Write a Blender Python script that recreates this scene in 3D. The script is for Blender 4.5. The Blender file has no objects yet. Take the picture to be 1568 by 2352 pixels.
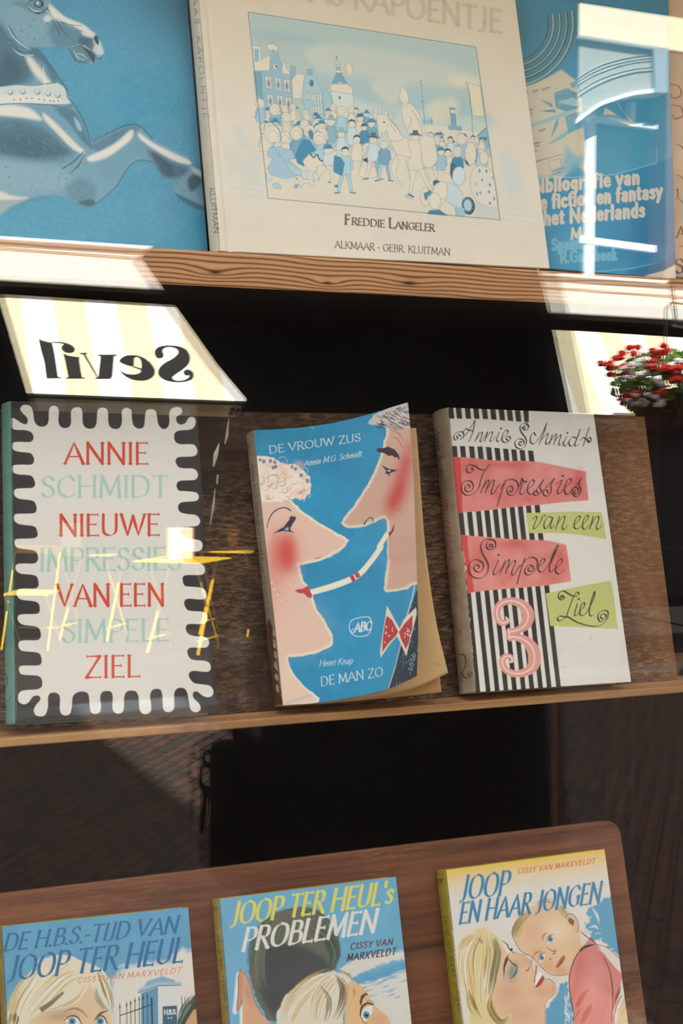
import bpy, bmesh, math, random
import numpy as np
from mathutils import Vector
random.seed(7); RNG = np.random.default_rng(7)
S = bpy.context.scene; COL = S.collection

# ------------------------------------------------------------------ camera, sun, sky, exposure
F_PX = 3267.0; YAW = math.radians(23.2); PITCH = math.radians(-2.4)
CAM = np.array([0.0, -0.65, 1.60])
cd = bpy.data.cameras.new('camera'); cam = bpy.data.objects.new('camera', cd); COL.objects.link(cam)
cd.sensor_fit = 'VERTICAL'; cd.sensor_height = 36; cd.sensor_width = 24; cd.lens = 50; cd.clip_start = .01
cam.location = CAM; cam.rotation_euler = (math.pi/2 + PITCH, 0, -YAW)
S.camera = cam
SUN_E, SKY_L = 36.0, 4.4
sd = bpy.data.lights.new('sun', 'SUN'); sd.energy = SUN_E; sd.angle = math.radians(.53); sd.color = (1, .95, .86)
sun = bpy.data.objects.new('sun', sd); COL.objects.link(sun)
SUN_DIR = np.array([.057, -1.0, -1.25]); SUN_DIR = SUN_DIR/np.linalg.norm(SUN_DIR)   # the way the light travels
sun.rotation_euler = Vector(SUN_DIR).to_track_quat('-Z', 'Y').to_euler(); sun.location = (-3, 8, 12)
W = bpy.data.worlds.new('sky'); S.world = W; W.use_nodes = True
bg = W.node_tree.nodes['Background']; bg.inputs[0].default_value = (.97, .92, .97, 1); bg.inputs[1].default_value = SKY_L
S.view_settings.view_transform = 'Standard'; S.view_settings.look = 'None'
S.view_settings.exposure = 0.0; S.view_settings.gamma = 1; S.view_settings.use_curve_mapping = False
cy = S.cycles; cy.max_bounces = 10; cy.transparent_max_bounces = 24; cy.glossy_bounces = 5; cy.diffuse_bounces = 4
cy.use_denoising = True; cy.sample_clamp_indirect = 12

# ------------------------------------------------------------------ measuring: a viewing line of the photograph, cut with a plane of the place
_F = np.array([math.sin(YAW)*math.cos(PITCH), math.cos(YAW)*math.cos(PITCH), math.sin(PITCH)])
_R = np.array([math.cos(YAW), -math.sin(YAW), 0]); _U = np.cross(_R, _F)
def ray(x, y): return _F + _R*((x-784)/F_PX) + _U*((1176-y)/F_PX)
def aty(x, y, Y): r = ray(x, y); return CAM + r*((Y-CAM[1])/r[1])
def atx(x, y, X): r = ray(x, y); return CAM + r*((X-CAM[0])/r[0])
def atz(x, y, Z): r = ray(x, y); return CAM + r*((Z-CAM[2])/r[2])
def atp(x, y, P0, n): r = ray(x, y); return CAM + r*(np.dot(P0-CAM, n)/np.dot(r, n))
def mir(x, y, D):                      # a point in the street that the window shows mirrored, D in front of the glass
    p = aty(x, y, D); return np.array([p[0], -p[1], p[2]])
def mirz(x, y, Z): p = atz(x, y, Z); return np.array([p[0], -p[1], p[2]])
def proj(P):
    d = np.asarray(P) - CAM; z = d@_F
    return 784 + F_PX*(d@_R)/z, 1176 - F_PX*(d@_U)/z

# ------------------------------------------------------------------ materials
def lin(c):
    if isinstance(c, str): c = tuple(int(c[i:i+2], 16)/255 for i in (0, 2, 4))
    return tuple(v/12.92 if v <= .04045 else ((v+.055)/1.055)**2.4 for v in c)
MATS = {}
class NT:
    def __init__(s, name):
        s.m = bpy.data.materials.new(name); s.m.use_nodes = True; s.t = s.m.node_tree; s.t.nodes.clear()
        s.out = s.n('ShaderNodeOutputMaterial')
    def n(s, kind, **kw):
        nd = s.t.nodes.new(kind)
        for k, v in kw.items():
            if k.startswith('i_'):
                key = k[2:]; key = int(key) if key.isdigit() else key.replace('_', ' ')
                if isinstance(v, bpy.types.NodeSocket): s.t.links.new(v, nd.inputs[key])
                else: nd.inputs[key].default_value = v
            else: setattr(nd, k, v)
        return nd
    def link(s, a, b): s.t.links.new(a, b)
    def ramp(s, fac, stops, interp='LINEAR'):
        r = s.n('ShaderNodeValToRGB'); s.link(fac, r.inputs[0]); e = r.color_ramp.elements; r.color_ramp.interpolation = interp
        while len(e) > 1: e.remove(e[0])
        e[0].position = stops[0][0]; e[0].color = (*lin(stops[0][1]), 1)
        for p, c in stops[1:]: q = e.new(p); q.color = (*lin(c), 1)
        return r.outputs[0]
    def noise(s, scale, detail=4, rough=.55, vec=None, dist=0):
        nd = s.n('ShaderNodeTexNoise', i_Scale=scale, i_Detail=detail, i_Roughness=rough, i_Distortion=dist)
        if vec is not None: s.link(vec, nd.inputs['Vector'])
        return nd.outputs['Fac']
    def coords(s, scale=(1, 1, 1), kind='Object', rot=(0, 0, 0)):
        t = s.n('ShaderNodeTexCoord'); mp = s.n('ShaderNodeMapping'); mp.inputs['Scale'].default_value = scale; mp.inputs['Rotation'].default_value = rot
        s.link(t.outputs[kind], mp.inputs[0]); return mp.outputs[0]
    def mix(s, fac, a, b, mode='MIX'):
        nd = s.n('ShaderNodeMix', data_type='RGBA', blend_type=mode)
        for k, v in ((0, fac), (6, a), (7, b)):
            if isinstance(v, bpy.types.NodeSocket): s.link(v, nd.inputs[k])
            elif k == 0: nd.inputs[0].default_value = v
            else: nd.inputs[k].default_value = (*lin(v), 1)
        return nd.outputs[2]
    def math(s, op, a, b=0, c=0):
        nd = s.n('ShaderNodeMath', operation=op)
        for k, v in ((0, a), (1, b), (2, c)):
            if isinstance(v, bpy.types.NodeSocket): s.link(v, nd.inputs[k])
            else: nd.inputs[k].default_value = v
        return nd.outputs[0]
    def bsdf(s, col, rough=.6, metal=0, spec=.4, bump=None, bstr=.2, bdist=.002):
        b = s.n('ShaderNodeBsdfPrincipled'); 
        for k, v in (('Base Color', col), ('Roughness', rough), ('Metallic', metal), ('Specular IOR Level', spec)):
            if isinstance(v, bpy.types.NodeSocket): s.link(v, b.inputs[k])
            elif k == 'Base Color': b.inputs[k].default_value = (*lin(v), 1)
            else: b.inputs[k].default_value = v
        if bump is not None:
            bp = s.n('ShaderNodeBump', i_Strength=bstr, i_Distance=bdist); s.link(bump, bp.inputs['Height']); s.link(bp.outputs[0], b.inputs['Normal'])
        s.link(b.outputs[0], s.out.inputs[0]); return b
def plain(name, col, rough=.6, metal=0, spec=.4, var=.12, scale=40):
    if name in MATS: return MATS[name]
    t = NT(name); n = t.noise(scale, 3, vec=t.coords())
    c = lin(col); 
    f = t.math('MULTIPLY_ADD', n, var*2, 1-var)
    m = t.n('ShaderNodeVectorMath', operation='SCALE'); m.inputs[0].default_value = c; t.link(f, m.inputs['Scale'])
    t.bsdf(m.outputs[0], rough, metal, spec); MATS[name] = t.m; return t.m
def wood(name, stops, ring=26, stretch=(1.2, 30, 30), rough=.65, wear=None, dark=None, bstr=.25, rings=.75):
    t = NT(name); v = t.coords(stretch)
    n1 = t.noise(1.0, 5, .6, v, .4)
    v2 = t.coords((stretch[0]*.35, stretch[1]*.5, stretch[2]*.5))
    n2 = t.noise(1.0, 2, .5, v2, .2)
    bands = t.math('PINGPONG', t.math('MULTIPLY', n2, ring), 1.0)
    f = t.math('ADD', t.math('MULTIPLY', bands, rings), t.math('MULTIPLY', n1, 1-rings))
    col = t.ramp(f, stops)
    if dark:                              # blotches of dark stain
        d = t.ramp(t.noise(dark[1], 4, .6, t.coords(dark[2])), [(dark[3], '000000'), (dark[4], 'ffffff')])
        col = t.mix(d, col, dark[0])
    if wear:                              # rubbed, paler streaks along the grain
        w = t.noise(1.0, 6, .72, t.coords(wear[1]), 0)
        w2 = t.noise(wear[4], 3, .6, t.coords((1, 1, 1)))
        k = t.math('MULTIPLY', t.ramp(w, [(wear[2], '000000'), (wear[3], 'ffffff')]), t.ramp(w2, [(.42, '000000'), (.6, 'ffffff')]))
        col = t.mix(k, col, wear[0])
    t.bsdf(col, rough, 0, .3, f, bstr, .0015); MATS[name] = t.m; return t.m

# ------------------------------------------------------------------ meshes
class MB:
    def __init__(s): s.v = []; s.f = []; s.m = []
    def add(s, vs, fs, mi=0):
        o = len(s.v); s.v += [tuple(map(float, p)) for p in vs]; s.f += [tuple(i+o for i in f) for f in fs]; s.m += [mi]*len(fs); return s
    def hexa(s, p, mi=0):                 # eight corners: four of one face, then the four facing them
        return s.add(p, [(0, 3, 2, 1), (4, 5, 6, 7), (0, 1, 5, 4), (1, 2, 6, 5), (2, 3, 7, 6), (3, 0, 4, 7)], mi)
    def box(s, a, b, mi=0):
        (x0, y0, z0), (x1, y1, z1) = a, b
        return s.hexa([(x0, y0, z0), (x1, y0, z0), (x1, y1, z0), (x0, y1, z0), (x0, y0, z1), (x1, y0, z1), (x1, y1, z1), (x0, y1, z1)], mi)
    def bar(s, a, b, w, h=None, up=(0, 0, 1), mi=0):
        a, b = np.array(a, float), np.array(b, float); h = h or w; d = (b-a)/np.linalg.norm(b-a); u = np.array(up, float)
        if abs(d@u) > .97: u = np.array((1., 0, 0))
        x = np.cross(d, u); x /= np.linalg.norm(x); y = np.cross(x, d)
        q = [x*i*w/2 + y*j*h/2 for i, j in ((-1, -1), (1, -1), (1, 1), (-1, 1))]
        return s.hexa([a+k for k in q] + [b+k for k in q], mi)
    def tube(s, pts, r, n=8, mi=0, closed=False, squash=1):
        pts = [np.array(p, float) for p in pts]; N = len(pts); rs = r if hasattr(r, '__len__') else [r]*N; vs = []; x = None
        for i, p in enumerate(pts):
            a = pts[(i-1) % N] if (closed or i) else p; b = pts[(i+1) % N] if (closed or i < N-1) else p
            d = b-a; d /= np.linalg.norm(d)+1e-12
            if x is None: x = np.cross(d, (0, 0, 1) if abs(d[2]) < .9 else (1, 0, 0))
            x = x - d*(x@d); x /= np.linalg.norm(x); y = np.cross(d, x)
            vs += [p + rs[i]*(x*math.cos(t)*squash + y*math.sin(t)) for t in np.linspace(0, 2*math.pi, n, False)]
        fs = []
        for i in range(N if closed else N-1):
            j = (i+1) % N
            fs += [(i*n+k, i*n+(k+1) % n, j*n+(k+1) % n, j*n+k) for k in range(n)]
        if not closed: fs += [tuple(range(n))[::-1], tuple((N-1)*n+k for k in range(n))]
        return s.add(vs, fs, mi)
    def lathe(s, prof, c=(0, 0, 0), n=24, mi=0):
        vs = []; m = len(prof)
        for k in range(n):
            t = 2*math.pi*k/n; vs += [(c[0]+r*math.cos(t), c[1]+r*math.sin(t), c[2]+z) for r, z in prof]
        fs = [(k*m+i, ((k+1) % n)*m+i, ((k+1) % n)*m+i+1, k*m+i+1) for k in range(n) for i in range(m-1)]
        return s.add(vs, fs, mi)
    def ball(s, c, r, n=8, mi=0, sq=(1, 1, 1)):
        vs = [(c[0], c[1], c[2]-r*sq[2])]; m = n//2
        for i in range(1, m):
            ph = -math.pi/2 + math.pi*i/m
            vs += [(c[0]+r*sq[0]*math.cos(ph)*math.cos(t), c[1]+r*sq[1]*math.cos(ph)*math.sin(t), c[2]+r*sq[2]*math.sin(ph)) for t in np.linspace(0, 2*math.pi, n, False)]
        vs.append((c[0], c[1], c[2]+r*sq[2])); L = len(vs)-1
        fs = [(0, 1+(k+1) % n, 1+k) for k in range(n)] + [(L, 1+(m-2)*n+k, 1+(m-2)*n+(k+1) % n) for k in range(n)]
        for i in range(m-2): fs += [(1+i*n+k, 1+i*n+(k+1) % n, 1+(i+1)*n+(k+1) % n, 1+(i+1)*n+k) for k in range(n)]
        return s.add(vs, fs, mi)
    def prism(s, poly, off, mi=0):        # polygon (3D points) pushed along off
        n = len(poly); off = np.array(off, float); vs = [np.array(p, float) for p in poly]; vs += [p+off for p in vs]
        return s.add(vs, [tuple(range(n))[::-1], tuple(range(n, 2*n))] + [(i, (i+1) % n, n+(i+1) % n, n+i) for i in range(n)], mi)
LOC = {}
def obj(name, mb, mat, parent=None, smooth=False, bevel=0, sub=0):
    me = bpy.data.meshes.new(name); v = np.array(mb.v, float)
    if parent is not None: loc = LOC[parent.name]
    else: lo, hi = v.min(0), v.max(0); loc = np.array([(lo[0]+hi[0])/2, (lo[1]+hi[1])/2, lo[2]])
    me.from_pydata((v-loc).tolist(), [], mb.f); me.polygons.foreach_set('material_index', mb.m)
    bm = bmesh.new(); bm.from_mesh(me); bmesh.ops.recalc_face_normals(bm, faces=bm.faces); bm.to_mesh(me); bm.free()
    o = bpy.data.objects.new(name, me); COL.objects.link(o)
    for q in (mat if isinstance(mat, (list, tuple)) else [mat]): me.materials.append(q)
    if smooth: me.polygons.foreach_set('use_smooth', [True]*len(me.polygons))
    if bevel:
        b = o.modifiers.new('bevel', 'BEVEL'); b.width = bevel; b.segments = 2; b.limit_method = 'ANGLE'; b.angle_limit = math.radians(40)
    if sub: b = o.modifiers.new('sub', 'SUBSURF'); b.levels = b.render_levels = sub
    if parent is not None: o.parent = parent
    else: o.location = loc
    LOC[o.name] = loc; return o
def tag(o, label, cat, group=None):
    o['label'] = label; o['category'] = cat
    if group: o['group'] = group
    return o
def thing(name, label, cat, loc=(0, 0, 0), group=None):
    o = bpy.data.objects.new(name, None); COL.objects.link(o); o.location = loc; o.empty_display_size = .02
    LOC[o.name] = np.array(loc, float); return tag(o, label, cat, group)
def struct(name, mb, mat, bevel=0, parent=None):
    o = obj(name, mb, mat, parent, bevel=bevel)
    if parent is None: o['kind'] = 'structure'
    return o
# ------------------------------------------------------------------ the shop window: box, glass
SHELF_STOPS = [(0, '7a4d30'), (.12, 'a9764f'), (.55, 'c0895f'), (.8, 'b27a50'), (1, '94623e')]
def plank_mat():                                       # sawn pine: fine dark growth lines bending round two knots
    t = NT('plank_wood'); tc = t.n('ShaderNodeTexCoord'); sp = t.n('ShaderNodeSeparateXYZ'); t.link(tc.outputs['Object'], sp.inputs[0])
    n = t.noise(1.0, 2, .5, t.coords((5, 5, 9))); n2 = t.noise(1.0, 4, .6, t.coords((14, 60, 160)))
    z = t.math('ADD', sp.outputs['Z'], t.math('MULTIPLY', n, .016)); dark = None
    for kx, kz, r in ((.287, .009, .008), (.425, .0085, .010), (.365, .006, .006)):
        dx = t.math('DIVIDE', t.math('SUBTRACT', sp.outputs['X'], kx-PLX), r*2.2); dz = t.math('DIVIDE', t.math('SUBTRACT', sp.outputs['Z'], kz), r*.6)
        d2 = t.math('ADD', t.math('MULTIPLY', dx, dx), t.math('MULTIPLY', dz, dz)); g = t.math('POWER', 2.718, t.math('MULTIPLY', d2, -1))
        z = t.math('ADD', z, t.math('MULTIPLY', g, .0035)); k = t.math('POWER', g, 14); dark = k if dark is None else t.math('ADD', dark, k)
    f = t.math('FRACT', t.math('ADD', t.math('MULTIPLY', z, 330), t.math('MULTIPLY', n2, .5)))
    col = t.ramp(f, [(0, '7d4a2c'), (.12, 'c08a5c'), (.4, 'dcaa7c'), (.72, 'cf9a6b'), (.9, '8f5a36'), (1, '6a3f24')])
    col = t.mix(t.ramp(t.noise(1.0, 3, .6, t.coords((7, 30, 60))), [(.5, '000000'), (.8, '606060')]), col, '9a5a34'); col = t.mix(t.math('MINIMUM', dark, 1), col, '3d2415')
    t.bsdf(col, .6, 0, .3, f, .5, .001); return t.m
PLX = .2; M_PLANK = plank_mat()
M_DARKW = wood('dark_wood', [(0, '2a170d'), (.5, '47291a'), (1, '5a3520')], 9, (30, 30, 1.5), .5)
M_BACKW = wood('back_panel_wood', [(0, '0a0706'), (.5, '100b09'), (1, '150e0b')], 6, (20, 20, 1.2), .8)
M_LIP = wood('ledge_wood', [(0, '94683f'), (.4, 'b98a5c'), (1, 'c79a6a')], 7, (2.2, 40, 60), .6, dark=('6b4a30', 9, (1, 2, 2), .56, .7))
def board_mat():                                       # dark stain rubbed through to pale wood in fine specks and scratches
    t = NT('worn_board'); tc = t.n('ShaderNodeTexCoord'); sp = t.n('ShaderNodeSeparateXYZ'); t.link(tc.outputs['Object'], sp.inputs[0])
    g = t.noise(1.0, 5, .65, t.coords((6, 60, 110))); col = t.ramp(g, [(.25, '241913'), (.5, '3f2c20'), (.75, '553c2b')])
    end = t.math('MULTIPLY', t.ramp(sp.outputs['X'], [(.27, '000000'), (.37, 'ffffff')]), t.ramp(t.noise(9, 4, .6, t.coords((1, 1, .6))), [(.38, '000000'), (.6, 'ffffff')]))
    col = t.mix(t.math('MULTIPLY', end, .8), col, '96643f')
    speck = t.ramp(t.noise(1.0, 8, .85, t.coords((110, 300, 420))), [(.47, '000000'), (.66, 'ffffff')])
    patch = t.ramp(t.noise(8, 4, .6, t.coords((1.3, 1, 1))), [(.38, '000000'), (.58, 'ffffff')])
    scr = t.math('MULTIPLY', t.ramp(t.noise(1.0, 3, .7, t.coords((9, 300, 420))), [(.62, '000000'), (.74, 'ffffff')]), t.ramp(t.noise(13, 3, .6, t.coords()), [(.45, '000000'), (.6, 'ffffff')]))
    k = t.math('MAXIMUM', t.math('MULTIPLY', speck, t.math('MULTIPLY_ADD', patch, .85, .12)), t.math('MULTIPLY', scr, .8))
    col = t.mix(k, col, 'b98d64'); t.bsdf(col, .6, 0, .3, g, .35, .0012); return t.m
M_BOARD = board_mat()
def board2_mat():
    t = NT('brown_board'); g = t.noise(1.0, 6, .7, t.coords((5, 70, 130))); g2 = t.noise(1.0, 3, .6, t.coords((2.2, 22, 40)))
    f = t.math('ADD', t.math('MULTIPLY', g, .6), t.math('MULTIPLY', g2, .4)); col = t.ramp(f, [(.32, '40261a'), (.46, '6a402a'), (.56, '7d4e34'), (.68, '8f5d3f')])
    speck = t.math('MULTIPLY', t.ramp(t.noise(1.0, 7, .85, t.coords((40, 260, 420))), [(.5, '000000'), (.68, 'ffffff')]), t.ramp(t.noise(7, 3, .6, t.coords((1.2, 1, 1))), [(.45, '000000'), (.62, 'ffffff')]))
    col = t.mix(t.math('MULTIPLY', speck, .75), col, 'b58a66'); t.bsdf(col, .55, 0, .3, g, .35, .001); return t.m
M_BOARD2 = board2_mat()
M_PLASTER = plain('shop_plaster', 'cfc6b8', .9)

def glass_mat(veil=.0007):  # clear pane plus a faint diffuse haze, put in to lift the blacks
    t = NT('window_glass'); g = t.n('ShaderNodeNewGeometry'); d = t.n('ShaderNodeVectorMath', operation='DOT_PRODUCT')
    t.link(g.outputs['Normal'], d.inputs[0]); t.link(g.outputs['Incoming'], d.inputs[1])
    c = t.math('SUBTRACT', 1, t.math('ABSOLUTE', d.outputs['Value'])); f = t.math('MULTIPLY_ADD', t.math('POWER', c, 5), .957, .043)
    tr = t.n('ShaderNodeBsdfTransparent'); tr.inputs[0].default_value = (.985, .995, .99, 1); gl = t.n('ShaderNodeBsdfGlossy', i_Roughness=0.0)
    mx = t.n('ShaderNodeMixShader'); t.link(f, mx.inputs[0]); t.link(tr.outputs[0], mx.inputs[1]); t.link(gl.outputs[0], mx.inputs[2])
    dd = t.n('ShaderNodeBsdfDiffuse'); dd.inputs[0].default_value = (.8, .74, .68, 1); m2 = t.n('ShaderNodeMixShader'); m2.inputs[0].default_value = veil
    t.link(mx.outputs[0], m2.inputs[1]); t.link(dd.outputs[0], m2.inputs[2]); t.link(m2.outputs[0], t.out.inputs[0]); return t.m
M_GLASS = glass_mat()
WX0, WX1, WZ0, WZ1 = -1.0, 1.30, 1.02, 2.30            # the opening
win = bpy.data.objects.new('window_1', None); COL.objects.link(win); LOC['window_1'] = np.array((.2, 0, WZ0)); win.location = (.2, 0, WZ0); win['kind'] = 'structure'
for y in (0.0, .018): obj('glass_pane', MB().box((WX0, y, WZ0), (WX1, y+.004, WZ1)), M_GLASS, win)
sm = MB()                                             # wiped streaks dried on the inner pane
for pts, wd in (('525,962 521,1000 516,1020', .0016), ('503,1018 495,1045 490,1072', .0026), ('500,1090 498,1112', .0012), ('494,1122 490,1160 483,1205', .0014)):
    q = [aty(*[float(v) for v in w.split(',')], .0225) for w in pts.split()]; sm.tube(q, [wd*.2*.5, wd*.5, wd*.3*.5] if len(q) == 3 else wd*.4, 6)
obj('dried_streaks', sm, plain('dried_soap', '9aa08c', .9), win)
M_FRAME = plain('window_frame_paint', '2b3a36', .4)
fr = MB(); fr.box((WX0-.06, -.02, WZ0-.06), (WX1+.06, .04, WZ0)); fr.box((WX0-.06, -.02, WZ1), (WX1+.06, .04, WZ1+.06))
fr.box((WX0-.06, -.02, WZ0), (WX0, .04, WZ1)); fr.box((WX1, -.02, WZ0), (WX1+.06, .04, WZ1)); obj('window_frame', fr, M_FRAME, win, bevel=.004)
CX = 1.475                                             # corner of the shop building, an alley beyond it
M_BRICK = plain('shop_brick', '6a4a3c', .9)
w = MB()
w.box((-5, -.06, 0), (WX0-.06, .06, 9)); w.box((WX1+.06, -.06, 0), (CX, .06, 10.4)); w.box((WX0-.06, -.06, 0), (WX1+.06, .06, WZ0-.06)); w.box((WX0-.06, -.06, WZ1+.06), (WX1+.06, .06, 10.4))
struct('wall_front', w, M_BRICK)
ZM = aty(35, 1662, .25)[2]; ZL = ZM-.009; ZT = aty(306, 564, .225)[2]
YBACK, XR = .62, .85; ZF = 1.085
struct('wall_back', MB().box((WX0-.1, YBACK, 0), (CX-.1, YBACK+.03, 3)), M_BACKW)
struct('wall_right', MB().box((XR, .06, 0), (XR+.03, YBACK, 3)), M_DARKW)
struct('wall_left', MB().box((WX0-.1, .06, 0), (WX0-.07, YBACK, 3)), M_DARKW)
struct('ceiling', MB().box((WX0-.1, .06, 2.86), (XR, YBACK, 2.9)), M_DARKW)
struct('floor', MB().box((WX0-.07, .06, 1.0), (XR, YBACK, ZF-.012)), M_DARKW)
b = aty(1270, 1700, YBACK)[0]
struct('trim_1', MB().box((b-.003, YBACK-.004, ZF-.012), (b+.003, YBACK, ZM-.05)), plain('panel_strip', '6a3d22', .6))
w = MB(); w.box((-5, 4, 0), (CX, 4.1, 9)); w.box((CX-.08, .06, 0), (CX, 4, 9)); w.box((-5, .06, 0), (-4.9, 4, 9)); w.box((-5, -.06, 9), (CX, 4.1, 9.1))
struct('wall_rear', w, M_BRICK)

# ------------------------------------------------------------------ shelves and display stands
def lean(deg): a = math.radians(deg); return np.array([0, -math.cos(a), math.sin(a)]), np.array([0, math.sin(a), math.cos(a)])
EX = np.array([1., 0, 0])
pl = thing('shelf_plank', 'thick knotty orange-brown wooden plank carrying the top row of big books', 'shelf', (.2, .225, ZT-.023))
pk = MB().box((-.45, .225, ZT-.0235), (XR-.002, .47, ZT-.0005)); pk.m[0] = 1  # downward face in near-black wood, its shade put into the colour
obj('plank', pk, [M_PLANK, wood('plank_underside_shade', [(0, '120a06'), (.5, '1e110a'), (1, '28170d')], 6, (2, 30, 30), .9)], pl, bevel=.0015)
for x in (-.42, XR-.025): obj('bracket', MB().box((x, .4, ZT-.063), (x+.02, YBACK, ZT-.023)), M_DARKW, pl)
# middle stand: leaning worn board on a thin ledge
nM, uM = lean(13); PM = np.array([.162, .25, ZM]); TB = .021
XB = .686
st = thing('display_stand', 'dark worn wooden board leaning on a pale ledge behind the middle row of books', 'display stand', (.3, .25, ZM))
top_len = (aty(1464, 955, .31)[2]-ZL)/uM[2]
def slab(P, x0, x1, u, n, L, T, r=0):                  # leaning board: front face through P, length L along u, thickness T to the rear
    a = P*np.array([0, 1, 1])
    if r:
        pts = [a+EX*x0, a+EX*x1]
        pts += [a + EX*(x1-r+r*math.cos(t)) + u*(L-r+r*math.sin(t)) for t in np.linspace(0, math.pi/2, 8)]
        pts += [a + EX*(x0+r-r*math.sin(t)) + u*(L-r+r*math.cos(t)) for t in np.linspace(0, math.pi/2, 8)]
    else: pts = [a+EX*x0, a+EX*x1, a+EX*x1+u*L, a+EX*x0+u*L]
    return MB().prism(pts, -n*T)
PB = PM - nM*(TB+.004); PB = PB - uM*((PB[2]-ZL)/uM[2])
obj('back_board', slab(PB, -.35, XB, uM, nM, top_len, .016), M_BOARD, st, bevel=.001)
YL = atz(0, 1697, ZL)[1]; obj('ledge', MB().box((-.36, YL, ZL-.0058), (XR-.003, .40, ZL)), M_LIP, st, bevel=.001)
for x in (-.33, .80): obj('post', MB().box((x, .36, ZF-.012), (x+.025, .385, ZL-.0058)), M_BACKW, st)
# lower stand
nL, uL = lean(15); PL = aty(0, 2052, .23); LL = .28; P0L = PL - uL*LL
st2 = thing('display_stand', 'plain reddish-brown board with rounded corner leaning behind the bottom row of paperbacks', 'display stand', (.3, .16, P0L[2]))
obj('back_board', slab(P0L, -.3, aty(1414, 1880, .23)[0]+.003, uL, nL, LL, .014, .012), M_BOARD2, st2, bevel=.001)
zl = 1.313 - .205*uL[2]
yl = P0L[1] + (zl-P0L[2])*uL[1]/uL[2]
obj('ledge', MB().box((-.3, yl-.06, zl-.008), (.605, yl+.004, zl)), M_LIP, st2, bevel=.001)
obj('foot', MB().box((-.3, yl-.06, ZF-.012), (.605, yl-.048, zl-.008)), M_BOARD2, st2)
obj('prop', MB().bar((.1, .30, 1.0735), (.1, .228, 1.25), .02), M_BACKW, st2); obj('prop', MB().bar((.5, .30, 1.0735), (.5, .228, 1.25), .02), M_BACKW, st2)

nb = MB(); nb.box((2.2, -.1, 0), (14, 4, 12)); struct('neighbour_shade_wall', nb, M_BRICK)  # unseen building, added and sized to shade the paving on the right
# ------------------------------------------------------------------ printing: a sheet of fine mesh, each point carrying its ink
def cr(pts, closed=False, k=8):           # smooth curve through points
    p = np.array(pts, float); n = len(p)
    if n < 3: return p
    q = np.vstack([p[-1], p, p[0], p[1]]) if closed else np.vstack([2*p[0]-p[1], p, 2*p[-1]-p[-2]])
    t = np.linspace(0, 1, k, False)[:, None]; out = []
    for i in range(1, n+1 if closed else n):
        a, b, c, d = q[i-1], q[i], q[i+1], q[i+2]
        out.append(.5*(2*b + (c-a)*t + (2*a-5*b+4*c-d)*t**2 + (3*b-a-3*c+d)*t**3))
    if not closed: out.append(p[-1:])
    return np.vstack(out)
def P(s): return [tuple(float(v) for v in q.split(',')) for q in s.split()]
def vnoise(x, y, sc, seed=0, octv=3):     # value noise on a lattice
    r = np.random.default_rng(seed); g = r.random((64, 64)); out = 0; amp = 1; tot = 0
    for o in range(octv):
        u, v = x/sc, y/sc; i, j = np.floor(u).astype(int), np.floor(v).astype(int); f, h = u-i, v-j; f = f*f*(3-2*f); h = h*h*(3-2*h)
        out = out + amp*((g[i % 64, j % 64]*(1-f)+g[(i+1) % 64, j % 64]*f)*(1-h) + (g[i % 64, (j+1) % 64]*(1-f)+g[(i+1) % 64, (j+1) % 64]*f)*h)
        tot += amp; amp *= .5; sc /= 2.03
    return out/tot
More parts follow.
